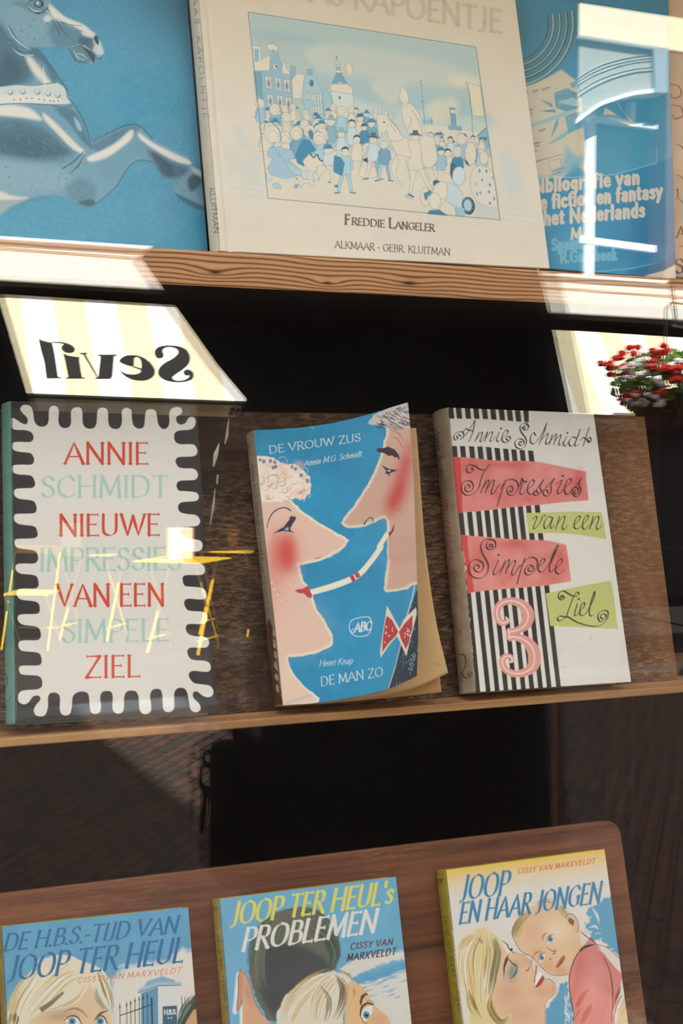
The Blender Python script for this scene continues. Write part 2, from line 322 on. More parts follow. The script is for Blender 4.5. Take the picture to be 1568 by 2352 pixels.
class Canvas:
    def __init__(s, pts, base, scale=1.0):
        s.P = pts; s.X, s.Y = proj(pts.reshape(-1, 3)); s.X = s.X.reshape(pts.shape[:2]); s.Y = s.Y.reshape(pts.shape[:2])
        s.c = np.empty(pts.shape); s.c[:] = lin(base); s.g = 1.18
    def win(s, x0, y0, x1, y1):
        m = (s.X >= x0) & (s.X <= x1) & (s.Y >= y0) & (s.Y <= y1)
        r = np.flatnonzero(m.any(1)); c = np.flatnonzero(m.any(0))
        if not len(r): return None
        return slice(r[0], r[-1]+1), slice(c[0], c[-1]+1)
    def put(s, w, cov, col):
        if not hasattr(col, 'shape'): col = np.array(lin(col))
        s.c[w] += (col-s.c[w])*cov[..., None]
    def segd(s, X, Y, pts, ra=None, closed=False):
        p = np.asarray(pts, float); a = p if closed else p[:-1]; b = np.roll(p, -1, 0) if closed else p[1:]
        best = np.full(X.shape, 1e9)
        for i in range(len(a)):
            dx, dy = b[i]-a[i]; L = dx*dx+dy*dy
            t = np.clip(((X-a[i, 0])*dx + (Y-a[i, 1])*dy)/(L+1e-9), 0, 1)
            d = np.sqrt((X-a[i, 0]-t*dx)**2 + (Y-a[i, 1]-t*dy)**2)
            if ra is not None: d = d - (ra[i]*(1-t) + ra[i+1]*t)
            np.minimum(best, d, out=best)
        return best
    def poly(s, pts, col, soft=1.2, a=1, curve=False, wob=0, inset=0):
        p = np.array(P(pts) if isinstance(pts, str) else pts, float)
        if curve: p = cr(p, True, 6)
        lo, hi = p.min(0)-soft-2, p.max(0)+soft+2; w = s.win(*lo, *hi)
        if w is None: return
        X, Y = s.X[w], s.Y[w]
        if wob: X = X + wob*(vnoise(X, Y, 9, 3)-.5)*2; Y = Y + wob*(vnoise(X, Y, 9, 4)-.5)*2
        d = s.segd(X, Y, p, None, True); ins = np.zeros(X.shape, bool); x0, y0 = p[-1]
        for x1, y1 in p:
            if y0 != y1: ins ^= ((y0 > Y) != (y1 > Y)) & (X < (x1-x0)*(Y-y0)/(y1-y0) + x0)
            x0, y0 = x1, y1
        sd = np.where(ins, -d, d); s.put(w, np.clip(.5-(sd+inset)/soft, 0, 1)*a, col)
    def line(s, pts, wd, col, curve=False, soft=1.2, a=1, taper=None):
        p = np.array(P(pts) if isinstance(pts, str) else pts, float)
        if curve: p = cr(p, False, 6)
        n = len(p); t = np.linspace(0, 1, n)
        ra = np.full(n, wd/2.0) if not hasattr(wd, '__len__') else np.interp(t, np.linspace(0, 1, len(wd)), wd)/2
        m = ra.max()+soft+1; w = s.win(*(p.min(0)-m), *(p.max(0)+m))
        if w is None: return
        s.put(w, np.clip(.5-s.segd(s.X[w], s.Y[w], p, ra)/soft, 0, 1)*a, col)
    def blob(s, x, y, rx, ry, col, a=1, rot=0, pw=2):
        R = max(rx, ry)*2.2; w = s.win(x-R, y-R, x+R, y+R)
        if w is None: return
        X, Y = s.X[w]-x, s.Y[w]-y; c, n = math.cos(math.radians(rot)), math.sin(math.radians(rot))
        s.put(w, np.exp(-(((X*c+Y*n)/rx)**2 + ((Y*c-X*n)/ry)**2)**(pw/2))*a, col)
    def dot(s, x, y, r, col, ry=None, rot=0, a=1, soft=1.2):
        t = np.linspace(0, 2*math.pi, 14, False); c, n = math.cos(math.radians(rot)), math.sin(math.radians(rot)); ry = ry or r
        s.poly([(x+r*math.cos(k)*c-ry*math.sin(k)*n, y+r*math.cos(k)*n+ry*math.sin(k)*c) for k in t], col, soft, a)
    def mottle(s, amt, sc, seed=1, box=None):
        w = (slice(None), slice(None)) if box is None else s.win(*box)
        s.c[w] *= (1 + amt*(vnoise(s.X[w], s.Y[w], sc, seed)-.5)*2)[..., None]
    def pen(s, pts, col, w0, w1, nib=30, soft=1.2, a=1):      # lettering drawn with a slanted nib
        q = cr(np.array(pts, float), False, 6); d = np.gradient(q, axis=0); an = np.arctan2(-d[:, 1], d[:, 0])
        s.line(q, w0+(w1-w0)*np.abs(np.sin(an-math.radians(nib)))**1.5, col, soft=soft, a=a)
    def text(s, txt, p0, p1, h, col, th=(.05, .16), slant=0, serif=.1, nib=22, up=(0, -1), track=10, a=1, soft=1.2):
        g, W = layout(txt, track); p0 = np.array(p0, float); ex = (np.array(p1, float)-p0)/W; ey = np.array(up, float)*h/100.0 + ex*0
        ph = math.radians(nib)
        for pts, curve in g:
            q = np.array(pts, float); q = cr(q, False, 5) if curve else np.vstack([np.linspace(q[i], q[i+1], 3)[(i > 0):] for i in range(len(q)-1)])
            d = np.gradient(q, axis=0); an = np.arctan2(d[:, 1], d[:, 0])
            wd = h*(th[0] + (th[1]-th[0])*np.abs(np.sin(an-ph))**1.3)
            X = q[:, 0:1] + slant*q[:, 1:2]; px = p0 + X*ex + q[:, 1:2]*ey
            m = wd.max()+2; w = s.win(*(px.min(0)-m), *(px.max(0)+m))
            if w is None: continue
            cov = np.clip(.5-s.segd(s.X[w], s.Y[w], px, wd/2)/soft, 0, 1)
            s.put(w, cov*a, col)
            if serif and len(q) > 2:
                for e, dd in ((q[0], q[0]-q[1]), (q[-1], q[-1]-q[-2])):
                    if sum(1 for g2, _ in g for z in (g2 if len(g2) > 2 else g2) if abs(z[0]-e[0])+abs(z[1]-e[1]) < 3) > 1: continue
                    vert = abs(dd[1]) > abs(dd[0])*.6
                    if vert and (abs(e[1]) < 4 or abs(e[1]-100) < 4 or abs(e[1]-64) < 4 or e[1] < -20) and not curve: k = [(e[0]-serif*100, e[1]), (e[0]+serif*100, e[1])]
                    elif not vert or curve: k = [(e[0], e[1]-serif*70), (e[0], e[1]+serif*70)]
                    else: continue
                    k = np.array(k); X = k[:, 0:1]+slant*k[:, 1:2]; s.line(p0+X*ex+k[:, 1:2]*ey, max(.9, h*th[0]*1.1), col, soft=soft, a=a)
GL = {}
for row in '''A 72|0,0 36,100 72,0|13,34 59,34
B 58|8,0 8,100|~8,100 32,100 46,90 46,64 32,54 8,54|~8,54 36,54 54,42 54,12 36,0 8,0
C 70|~66,82 52,98 34,98 12,80 6,50 12,20 34,2 52,2 68,16
D 74|8,0 8,100|~8,100 36,100 60,84 68,50 60,16 36,0 8,0
E 52|8,0 8,100|8,100 48,100|8,53 40,53|8,0 50,0
F 48|8,0 8,100|8,100 46,100|8,52 38,52
G 76|~66,84 52,98 34,98 12,80 6,50 12,20 34,2 54,2 68,12|68,12 68,46|56,46 76,46
H 74|8,0 8,100|66,0 66,100|8,53 66,53
I 18|9,0 9,100
J 34|~2,-10 14,-6 22,8 24,30|24,28 24,100
K 64|8,0 8,100|60,100 9,46|22,58 64,0
L 48|8,100 8,0|8,0 48,0
M 86|6,0 12,100|12,100 43,14|43,14 74,100|74,100 80,0
N 74|8,0 8,100|8,100 66,0|66,0 66,100
O 80|~40,100 14,86 5,50 14,14 40,0 66,14 75,50 66,86 40,100
P 54|8,0 8,100|~8,100 34,100 50,88 50,60 34,46 8,46
R 60|8,0 8,100|~8,100 34,100 48,88 48,62 34,50 8,50|26,50 60,0
S 50|~44,84 34,98 18,98 7,84 10,66 28,54 42,40 46,20 34,3 16,2 4,16
T 62|31,0 31,100|2,100 60,100
U 70|~8,100 8,40 12,12 34,0 56,12 61,40 61,100
V 70|2,100 35,0 68,100
W 98|2,100 28,0 50,92|50,92 72,0 98,100
X 66|4,100 62,0|62,100 4,0
Y 62|2,100 31,48 60,100|31,48 31,0
Z 60|6,100 56,100 4,0 58,0
a 46|~8,54 22,64 36,56 36,36|36,40 36,0|~36,36 16,32 6,18 14,2 28,4 36,18
b 48|8,100 8,0|~8,44 22,62 38,56 42,32 36,8 22,0 8,14
c 42|~38,52 26,63 12,56 6,32 12,8 26,0 40,10
d 48|40,100 40,0|~40,46 26,63 12,56 6,32 12,8 26,0 40,14
e 44|7,34 38,34|~38,34 34,56 22,63 10,54 6,32 12,8 26,0 40,10
f 30|~30,94 20,100 13,88 13,70|13,72 13,0|2,60 28,60
g 46|~38,46 24,63 11,56 6,34 12,12 24,6 38,18|38,62 38,-10|~38,-8 32,-26 18,-30 6,-24
h 48|8,100 8,0|~8,42 22,62 36,58 40,40|40,42 40,0
i 16|8,64 8,0|8,84 8,88
j 18|8,64 8,-16|8,84 8,88
k 44|8,100 8,0|38,62 9,28|18,36 42,0
l 16|8,100 8,0
m 74|8,64 8,0|~8,42 20,62 32,58 36,40|36,42 36,0|~36,42 50,62 60,58 64,40|64,42 64,0
n 48|8,64 8,0|~8,42 22,62 36,58 40,40|40,42 40,0
o 48|~24,63 10,54 6,32 10,10 24,0 38,10 42,32 38,54 24,63
p 48|8,64 8,-32|~8,44 22,62 38,56 42,32 36,8 22,0 8,14
r 32|8,64 8,0|~8,40 18,60 32,60
s 36|~32,52 20,63 8,56 9,44 26,30 32,16 22,1 4,8
t 30|13,84 13,14|~13,16 16,2 28,4|2,62 28,62
u 48|8,64 8,22|~8,24 12,4 26,0 40,20|40,64 40,0
v 44|2,64 22,0 42,64
w 66|2,64 18,0 33,60|33,60 48,0 64,64
y 44|2,64 22,4|42,64 22,4 10,-30
z 42|4,62 38,62 4,0 40,0
. 14|7,1 7,4
, 14|8,4 5,-12
- 30|4,40 26,40
: 14|7,4 7,7|7,50 7,53
' 12|6,100 6,80
6 48|~36,98 16,80 6,40 12,8 24,0 40,10 42,34 30,52 14,44 7,30
7 46|4,100 42,100 16,0
8 46|~23,100 9,86 12,64 34,46 40,22 23,0 6,22 12,46 36,66 38,86 23,100
1 20|2,84 12,100 12,0'''.split('\n'):
    k, *ss = row.split('|'); GL[k[0]] = (float(k[1:]), [(P(q[1:] if q[0] == '~' else q), q[0] == '~') for q in ss])
def layout(txt, track):
    x = 0; out = []
    for ch in txt:
        if ch == ' ': x += 34; continue
        sc = 1.0
        wd, st = GL[ch]
        out += [([(a+x, b) for a, b in pts], c) for pts, c in st]; x += wd + track
    return out, x-track

M_INK = None
def ink_mat(rough=.45, name='printed_cover', spec=.35):
    t = NT(name); at = t.n('ShaderNodeVertexColor'); at.layer_name = 'ink'
    n = t.noise(900, 2, .6, t.coords()); f = t.math('MULTIPLY_ADD', n, .10, .95)
    m = t.n('ShaderNodeVectorMath', operation='SCALE'); t.link(at.outputs[0], m.inputs[0]); t.link(f, m.inputs['Scale'])
    t.bsdf(m.outputs[0], rough, 0, spec); MATS[name] = t.m; return t.m
M_PRINT = ink_mat(); M_MATTE = ink_mat(.8, 'printed_matte', .2)
def sheet(name, cv, parent, back, mat=None, edge=None):
    '''solid sheet: the printed grid of a canvas as its front, back = vector to the rear side'''
    nv, nu = cv.c.shape[:2]; N = nv*nu; pts = cv.P.reshape(-1, 3); loc = LOC[parent.name]
    quads = lambda ix: np.stack([ix[:-1, :-1], ix[1:, :-1], ix[1:, 1:], ix[:-1, 1:]], -1).reshape(-1, 4)
    idx = np.arange(N).reshape(nv, nu); rim = np.concatenate([idx[0, :], idx[1:, -1], idx[-1, -2::-1], idx[-2:0, 0]]); R = len(rim)
    back = np.asarray(back, float); bk = np.broadcast_to(back, pts.shape) if back.ndim == 1 else back.reshape(-1, 3)
    ri, ci = np.unique(np.linspace(0, nv-1, 16).astype(int)), np.unique(np.linspace(0, nu-1, 16).astype(int)); sub = idx[np.ix_(ri, ci)]
    r2 = np.arange(R); nx = (r2+1) % R; side = np.stack([rim[r2], rim[nx], N+nx, N+r2], -1)
    rear = quads(N+R+np.arange(sub.size).reshape(sub.shape))[:, ::-1]; sb = sub.ravel()
    v = np.vstack([pts, pts[rim]+bk[rim], pts[sb]+bk[sb]])-loc; faces = np.concatenate([quads(idx), side, rear]); nf = len(faces)
    me = bpy.data.meshes.new(name); me.vertices.add(len(v)); me.vertices.foreach_set('co', v.astype(np.float32).ravel())
    me.loops.add(nf*4); me.loops.foreach_set('vertex_index', faces.ravel().astype(np.int32)); me.polygons.add(nf); me.polygons.foreach_set('loop_start', (np.arange(nf)*4).astype(np.int32))
    me.update(calc_edges=True)
    at = me.color_attributes.new('ink', 'FLOAT_COLOR', 'POINT'); c = np.ones((len(v), 4), np.float32)
    c[:N, :3] = np.clip(cv.c.reshape(-1, 3), 0, 1); c[N:, :3] = np.concatenate([c[rim, :3], c[sb, :3]]) if edge is None else lin(edge)
    at.data.foreach_set('color', c.ravel()); me.materials.append(mat or M_PRINT)
    o = bpy.data.objects.new(name, me); COL.objects.link(o); o.parent = parent; LOC[o.name] = loc; return o
def grid(A, B, C, D, cell=1.25, bend=None):
    '''points of a four-cornered sheet (top left, top right, bottom right, bottom left), about cell picture units apart'''
    A, B, C, D = (np.asarray(p, float) for p in (A, B, C, D))
    px = [np.array(proj(p)) for p in (A, B, C, D)]
    nu = int(max(np.linalg.norm(px[1]-px[0]), np.linalg.norm(px[2]-px[3]))/cell)+2; nv = int(max(np.linalg.norm(px[3]-px[0]), np.linalg.norm(px[2]-px[1]))/cell)+2
    s = np.linspace(0, 1, nu)[None, :, None]; t = np.linspace(0, 1, nv)[:, None, None]
    return (A*(1-s)+B*s)*(1-t) + (D*(1-s)+C*s)*t
def Z(x0, y0, k):                         # reader for coordinates measured on an enlarged detail
    return lambda s: [(x0+a/k, y0+b/k) for a, b in (P(s) if isinstance(s, str) else s)]
# ------------------------------------------------------------------ books
M_PAGES = plain('page_edges', 'cdbb98', .9, var=.15, scale=300)
M_OLDPAGES = plain('yellowed_page_edges', 'b08a58', .9, var=.2, scale=300)
def block(A, B, C, D, off, ins=.002):
    A, B, C, D = (np.asarray(p, float) for p in (A, B, C, D)); c = (A+B+C+D)/4
    q = [p+(c-p)/np.linalg.norm(c-p)*ins*1.4 for p in (D, C, B, A)]
    return MB().prism(q, off)
def nrm3(n): return np.asarray(n)[None, None, :]
def hardcover(name, label, px, P0, n, T, paint, base, spine_paint=None, spine_base='888888', group=None, cell=1.25, board=.0022, bulge=.003, mat=None, pages=None, edge=None, hinge=0, gain=1.18):
    '''px: the four cover corners as seen; the cover lies in the plane (P0, n)'''
    A, B, C, D = (atp(*q, P0, n) for q in px)
    t = thing(name, label, 'book', (D+C)/2 - n*T/2, group)
    g0 = grid(A, B, C, D, cell)
    if hinge: u = np.linspace(0, np.linalg.norm(B-A), g0.shape[1]); g0 = g0 - nrm3(n)*(hinge*np.exp(-((u-.0075)/.0022)**2))[None, :, None]
    cv = Canvas(g0, base); cv.g = gain; paint(cv)
    sheet('front_cover', cv, t, -n*board, mat, edge)
    obj('page_block', block(A, B, C, D, -n*(T-2*board-.0004), .0035), pages or M_PAGES, t).data.transform(__import__('mathutils').Matrix.Translation(Vector(-n*(board+.0002))))
    obj('back_cover', MB().prism([D-n*(T-board), C-n*(T-board), B-n*(T-board), A-n*(T-board)], -n*board), plain('cover_board_'+spine_base, spine_base, .7), t)
    if spine_paint:
        g = grid(A, A+EX*.001, D+EX*.001, D, 1.4); nv = g.shape[0]; nu = 26
        s = np.linspace(0, 1, nu)[None, :, None]; ed = g[:, :1]; back = ed - n*T
        sp = back*(1-s) + ed*s - EX*bulge*np.sin(np.pi*s)**.8
        cs = Canvas(sp, spine_base); spine_paint(cs)
        sheet('spine', cs, t, EX*.0012, mat or M_MATTE)
    return t
def flat(cv): pass
nT, uT = lean(14); PT = aty(500, 577, .25)
PLB = PL + nL*.014
# ---- black book with a white paper-cut panel
def art_cut(cv):
    a, b = Z(0, 900, 3.136), Z(0, 1280, 3.136)
    cv.mottle(.10, 14, 5)
    out = a('65,215 75,195 100,190 150,222 185,235 200,215 195,185 165,155 145,125 160,100 190,93 225,110 240,160 245,205 265,238 300,252 335,240 350,205 352,140 365,108 388,100 412,110 424,145 420,205 432,245 465,262 500,250 512,215 510,150 525,120 558,110 585,122 594,160 594,215 608,250 640,266 678,258 695,222 700,150 712,122 742,114 770,126 778,165 780,220 795,255 830,268 862,258 878,215 876,150 888,124 915,115 945,132 948,175 955,225 970,252 1005,266 1035,250 1042,205 1048,150 1062,130 1090,125 1120,138 1130,180 1138,228 1155,256 1180,269 1208,255 1220,215 1217,160 1232,125 1265,110 1300,114 1312,140 1300,162 1272,178 1268,205 1282,228 1308,236 1338,222 1352,195 1375,180 1400,188 1409,220 1396,255 1365,273 1300,277 1265,290 1252,320 1262,358 1300,378 1370,376 1405,388 1421,425 1410,455 1375,466 1295,468 1270,480 1264,505 1280,535 1310,550 1385,552 1415,570 1425,600 1412,628 1385,636 1300,640 1275,658 1272,685 1290,712 1340,716 1410,725 1432,755 1420,780 1390,788 1310,795 1285,815 1282,840 1300,868 1345,880 1410,888 1440,925 1430,958 1395,970 1320,975 1300,995 1300,1025 1330,1055 1400,1062 1445,1075 1458,1105 1445,1140 1400,1150 1330,1152 1305,1170 1305,1200 1335,1228')
    out += b('1420,40 1460,55 1476,90 1465,120 1430,128 1345,128 1318,140 1315,170 1330,205 1370,212 1440,218 1475,235 1487,270 1475,298 1440,304 1355,298 1328,315 1328,345 1350,380 1390,388 1455,392 1487,410 1494,440 1480,472 1445,482 1365,480 1340,495 1338,525 1360,555 1405,568 1465,572 1498,590 1505,620 1490,646 1455,652 1375,650 1350,670 1350,695 1370,730 1410,742 1470,745 1508,762 1518,795 1505,820 1470,825 1390,818 1362,835 1362,865 1395,905 1450,915 1510,925 1535,960 1528,995 1495,1008 1455,995 1425,970 1400,967 1388,985 1395,1015 1430,1050 1445,1085 1430,1110 1400,1115 1372,1095 1362,1050 1350,985 1335,952 1305,939 1270,950 1253,985 1255,1050 1250,1095 1220,1115 1185,1108 1172,1075 1170,1005 1160,960 1130,947 1095,958 1080,1000 1088,1065 1085,1110 1055,1130 1020,1122 1002,1085 998,1010 980,968 945,960 910,970 893,1010 893,1065 885,1110 855,1127 822,1115 808,1080 812,1010 800,970 765,963 735,972 720,1010 728,1070 718,1115 685,1128 655,1115 645,1070 640,1000 620,972 580,967 545,980 522,1010 518,1065 505,1125 470,1140 440,1125 430,1085 432,1010 415,982 385,973 355,985 345,1020 345,1080 325,1135 290,1146 255,1135 243,1100 262,1060 288,1030 288,1005 265,995 235,1005 205,1045 170,1060 135,1040 130,1000 145,970 185,957 265,952 298,935 305,905 295,870 265,852 190,848 150,840 136,812 142,788 175,780 270,780 296,765 300,735 285,695 245,682 180,678 145,665 132,630 145,605 185,598 265,598 290,580 294,550 280,510 240,495 175,488 140,470 126,440 140,415 185,410 260,408 283,395 287,365 275,330 235,315 170,308 135,295 118,260 128,235 165,225 250,225 275,208 278,180 265,140 225,125 160,120 125,105 110,75 125,50 165,45 245,45')
    out += a('270,1215 274,1190 258,1150 215,1137 145,1128 115,1115 104,1085 115,1062 160,1058 240,1055 268,1040 270,1015 255,975 215,962 145,955 110,935 98,905 112,882 155,878 240,875 262,855 262,825 245,790 205,778 145,772 112,755 100,725 115,700 160,695 230,692 252,670 250,645 230,608 190,598 135,595 95,580 82,555 98,530 145,524 222,525 243,505 245,480 225,445 185,436 130,430 95,415 84,390 100,365 145,360 215,362 240,340 240,315 220,288 175,275 110,273 75,250')
    p = cr(np.array(out), True, 3)
    cv.poly(p, 'd8d2c8', 1.3)
    red, grn = 'c8472c', 'a3c4b4'
    for s, z, x0, y0, x1, y1, h, c in (('ANNIE', a, 468, 517, 1068, 519, 150, red), ('SCHMIDT', a, 300, 760, 1212, 755, 150, grn), ('NIEUWE', a, 425, 1036, 1150, 1032, 150, red),
            ('IMPRESSIES', b, 288, 97, 1300, 88, 158, grn), ('VAN EEN', b, 408, 352, 1182, 347, 155, red), ('SIMPELE', b, 448, 612, 1218, 600, 155, grn), ('ZIEL', b, 614, 867, 1005, 858, 152, red)):
        q = z([(x0, y0), (x1, y1)]); cv.text(s, q[0], q[1], h/3.136, c, (.035, .15), 0, .09, 20)
    cv.c *= cv.g
def spine_cut(cv):
    cv.mottle(.12, 20, 8); b = Z(0, 1280, 3.136)
    cv.line(b('5,820 40,840 52,890 45,930 20,960'), 1.6, '1e2a28', True); cv.line(b('78,995 60,1030 38,1040'), 1.4, '1e2a28', True)
    cv.text('SCHMIDT', (4, 1098), (3, 1040), 9, '2c4a44', (.08, .14), 0, 0, up=(-1, 0))
hardcover('book', 'black book with green cloth spine, white scalloped panel and alternating red and pale green capitals', [(24, 921), (452, 931), (495.5, 1637), (35, 1662)], PM, nM, .0205,
          art_cut, '322d2b', spine_cut, '6f9c8e', 'books on the middle display stand', cell=1.2, bulge=.004)
# ---- paperback with two profiles sharing a cigarette
def coons(top, right, bottom, left, nu, nv):
    def par(pts, n):
        q = cr(np.array(P(pts), float), False, 8); L = np.r_[0, np.cumsum(np.linalg.norm(np.diff(q, axis=0), axis=1))]; t = np.linspace(0, L[-1], n)
        return np.stack([np.interp(t, L, q[:, 0]), np.interp(t, L, q[:, 1])], -1)
    T_, B_, L_, R_ = par(top, nu), par(bottom, nu), par(left, nv), par(right, nv)
    s = np.linspace(0, 1, nu)[None, :, None]; t = np.linspace(0, 1, nv)[:, None, None]
    return T_[None]*(1-t)+B_[None]*t + L_[:, None]*(1-s)+R_[:, None]*s - (T_[0]*(1-s)*(1-t)+T_[-1]*s*(1-t)+B_[0]*(1-s)*t+B_[-1]*s*t)
def curled(px, hmax, lift=0, pw=2):        # leaf rising from the spine: its own height over the lying plane
    nv, nu = px.shape[:2]; out = np.empty((nv, nu, 3))
    for j in range(nu):
        P0 = PM + nM*(lift + hmax*(j/(nu-1))**pw)
        for i in range(nv): out[i, j] = atp(px[i, j, 0], px[i, j, 1], P0, nM)
    return out
def art_zus(cv):
    c, d = Z(560, 910, 3.733), Z(590, 1260, 3.484); rg = random.Random(4)
    cv.mottle(.16, 60, 21); cv.mottle(.08, 12, 22)
    cream, pink = 'e2d6bc', 'd9b3a0'
    face = c('-40,860 410,885 440,930 520,1000 640,1080 780,1160 900,1235 870,1290 800,1345 720,1381') + d('675,10 600,60 480,105 340,130 350,190 375,260 410,300 430,330 445,385 480,480 540,580 590,660 610,720 600,770 560,800 480,835 370,860 250,868 245,885 260,930 290,1000 340,1060 400,1120 440,1150 500,1200 495,1230 340,1260 100,1290 0,700 -60,0')
    cv.poly(face, cream, 2, wob=2); cv.poly(face, pink, 5, .9, inset=6, wob=3)
    cv.blob(*d([(150, 300)])[0], 30, 55, 'd88f86', .45); cv.blob(*d([(280, 640)])[0], 60, 45, 'dcb8a6', .6)
    neck = d('60,800 250,868 245,885 290,1000 400,1120 495,1230 100,1290'); cv.poly(neck, 'dfc3b0', 8, .6, inset=3)
    for x, y, rx, ry, al in ((238, 40, 26, 40, .85), (245, 110, 20, 26, .55), (140, 60, 22, 55, .5), (235, -30, 22, 30, .6)): cv.blob(*d([(x, y)])[0], rx, ry, 'c8403c', al)
    hair = c('60,520 160,512 240,528 300,560 360,580 440,588 510,640 560,700 578,760 562,830 520,885 480,893 440,872 400,885 300,905 60,915')
    cv.poly(hair, 'e6d9c6', 2.5, wob=4)
    for k in range(26): x, y = rg.uniform(120, 540), rg.uniform(560, 880); cv.blob(*c([(x, y)])[0], 9, 7, 'dfae9c', .35)
    for k in range(30):
        x, y, r, a0 = rg.uniform(140, 530), rg.uniform(660, 880), rg.uniform(16, 34), rg.uniform(-.6, .6)
        if y > 700 + (x-330)*.0 + 190 or (x > 420 and y > 860): continue
        cv.line(c([(x+r*math.cos(t), y+r*math.sin(t)) for t in np.linspace(-.5+a0, 2.6+a0, 9)]), (.6, 1.8, .6), rg.choice(['a9786c', '8b6264', 'b98a7c']), a=.75)
    cv.line(c([(250+46*math.cos(t), 715+40*math.sin(t)) for t in np.linspace(2.4, 7.6, 16)]), (.6, 1.8, .8), '7c5a60', a=.8); cv.line(c([(335+34*math.cos(t), 690+30*math.sin(t)) for t in np.linspace(2.4, 7.2, 16)]), 1.2, 'a9786c', a=.7)
    for x, y in ((135, 545), (170, 560), (225, 555), (265, 565), (270, 600), (410, 605), (440, 625), (490, 675), (545, 725), (250, 610)):
        cv.poly(c([(x-14, y-8), (x+4, y-14), (x+16, y+2), (x+2, y+16), (x-10, y+10)]), '4a557e', 2, .8, True, wob=2)
    for x, y, r in ((520, 640, 28), (545, 850, 26), (500, 880, 26), (330, 560, 40)): cv.line(c([(x+r*math.cos(t), y+r*math.sin(t)) for t in np.linspace(-2.4, 1.2, 10)]), 1.3, 'd5dcdc', a=.7)
    ink = '382c40'
    cv.line(c('200,1130 204,1090 240,1010 300,965 360,958 400,980'), (1.5, 2.2, 3, 2.6, 3.2), ink, True)
    cv.poly(c('246,1180 310,1138 340,1122 362,1092 405,1038 440,1028 447,1050 420,1092 398,1130 402,1152 430,1172 380,1160 330,1156 290,1167'), ink, 1.4); cv.poly(c('345,1148 372,1122 384,1128 380,1150'), '8fb0cc', 1.5)
    cv.line(c('395,1045 412,1030'), 3.5, ink); cv.line(d('455,86 490,75 530,60'), (1, 4, 1), 'c2575a', a=.85)
    # cigarette
    cg = d('438,350 600,303 740,250 830,195 920,90 990,-10') + c('1160,1290 1228,1180')
    cv.line(cg, (13, 14, 13, 12, 12, 11, 10), 'e3dac4', True, 1.8)
    for q in ('740,222 772,212 790,255 762,268', '778,200 812,190 828,225 796,240'): cv.poly(d(q), 'b23a3e', 1.5)
    cv.poly(d('303,335 330,324 370,320 402,298 426,305 424,335 441,370 436,397 405,390 375,360 330,355'), 'b9454f', 1.6); cv.line(d('305,340 360,340 415,342'), 1.2, '8f2f3c', a=.6)
    # man
    man = c('1150,150 1300,60 1560,20 1560,1400 1228,1385 1229,1280 1226,1180 1225,1075 1200,1045 1140,1070 1060,1110 980,1125 905,1137 850,1115 830,1085 880,1010 940,940 1000,850 1060,760 1100,680 1150,560 1190,440 1200,380 1225,300 1215,262')
    jaw = c('1228,1300 1600,1300') + d('1400,200 1290,285 1262,284 1200,325 1120,342 1040,350 1015,332 1025,230 1040,120 1045,20')
    for q in (man, jaw): cv.poly(q, 'd8cbb2', 2, wob=2)
    for q in (man, jaw): cv.poly(q, 'c69c8a', 5, .95, inset=6, wob=2)
    cv.poly(c('1232,1200 1500,1200 1500,1400 1236,1400'), 'c49a88', 3, 1); cv.line(c('1228,1080 1232,1200 1236,1390'), 2.2, 'd8cbb2', a=.9)
    for x, y, rx, ry, al in ((1320, 830, 20, 44, .85), (1370, 640, 18, 55, .6), (1270, 920, 18, 26, .6), (1400, 520, 14, 40, .4)): cv.blob(*c([(x, y)])[0], rx, ry, 'bf342c', al, 18)
    cv.blob(*d([(1130, 90)])[0], 22, 14, 'c07c70', .4)
    cv.poly(c('1058,236 1110,165 1240,98 1390,48 1480,30 1480,285 1380,268 1300,265 1215,262 1150,250'), 'c3bfb6', 2, wob=3)
    for k in range(170):
        x = rg.uniform(1130, 1450); y = rg.uniform(40, 290)
        if y < 165-(x-1130)*.42 or y > 262: continue
        cv.line(c([(x, y), (x+rg.uniform(18, 46), y+rg.uniform(6, 26))]), (1.6, rg.uniform(2.6, 4.4), 1), rg.choice(['571d22', '48161c', '6a2a2e']))
    for k in range(40): cv.dot(*c([(rg.uniform(1225, 1420), rg.uniform(245, 300))])[0], .9, '6f5a55', a=.7)
    for q in ('1275,300 1330,320 1365,385', '1265,350 1320,372 1362,450'): cv.line(c(q), (.8, 1.8, .8), 'a5453a', True)
    cv.poly(c('1130,466 1150,455 1135,445 1195,445 1240,430 1250,440 1290,455 1330,505 1336,552 1310,520 1300,528 1270,508 1240,512 1200,488 1150,478'), '3a2026', 1.3)
    cv.poly(c('1178,590 1240,622 1322,634 1262,656 1246,664 1252,694 1232,668 1210,664 1220,642'), '332430', 1.3); cv.poly(c('1230,634 1262,634 1240,652'), 'b9c4c8', 1.3)
    cv.line(c('1030,1098 1055,1060 1085,1040 1106,1055 1102,1080'), (3.5, 1.6, 2.6, 1.4), '4a2a30', True); cv.poly(c('1238,1170 1260,1160 1290,1090 1284,1150 1248,1208'), '6a2630', 1.3); cv.dot(*c([(1322, 970)])[0], 1.5, '5a3a38')
    # jacket, shirt edge, bow tie
    jk = d('1300,270 1240,440 1195,560 1150,760 1100,950 1048,1125 1160,1082 1290,1030 1330,700 1330,280'); cv.poly(jk, '222b39', 1.5, wob=1)
    cv.line(d('1262,290 1245,380 1195,560'), 3, 'c9cdc4', a=.8); cv.line(d('1150,765 1105,950 1050,1120'), 2.4, 'b9c4c8', a=.8)
    for k in range(120):
        x, y = rg.uniform(1060, 1290), rg.uniform(330, 1110)
        if x < 1262-(y-290)*.24 + 12: continue
        cv.line(d([(x, y), (x-5, y+rg.uniform(10, 24))]), 1, rg.choice(['5f8fa8', '4a6f8c', '8fb0b8']), a=.8)
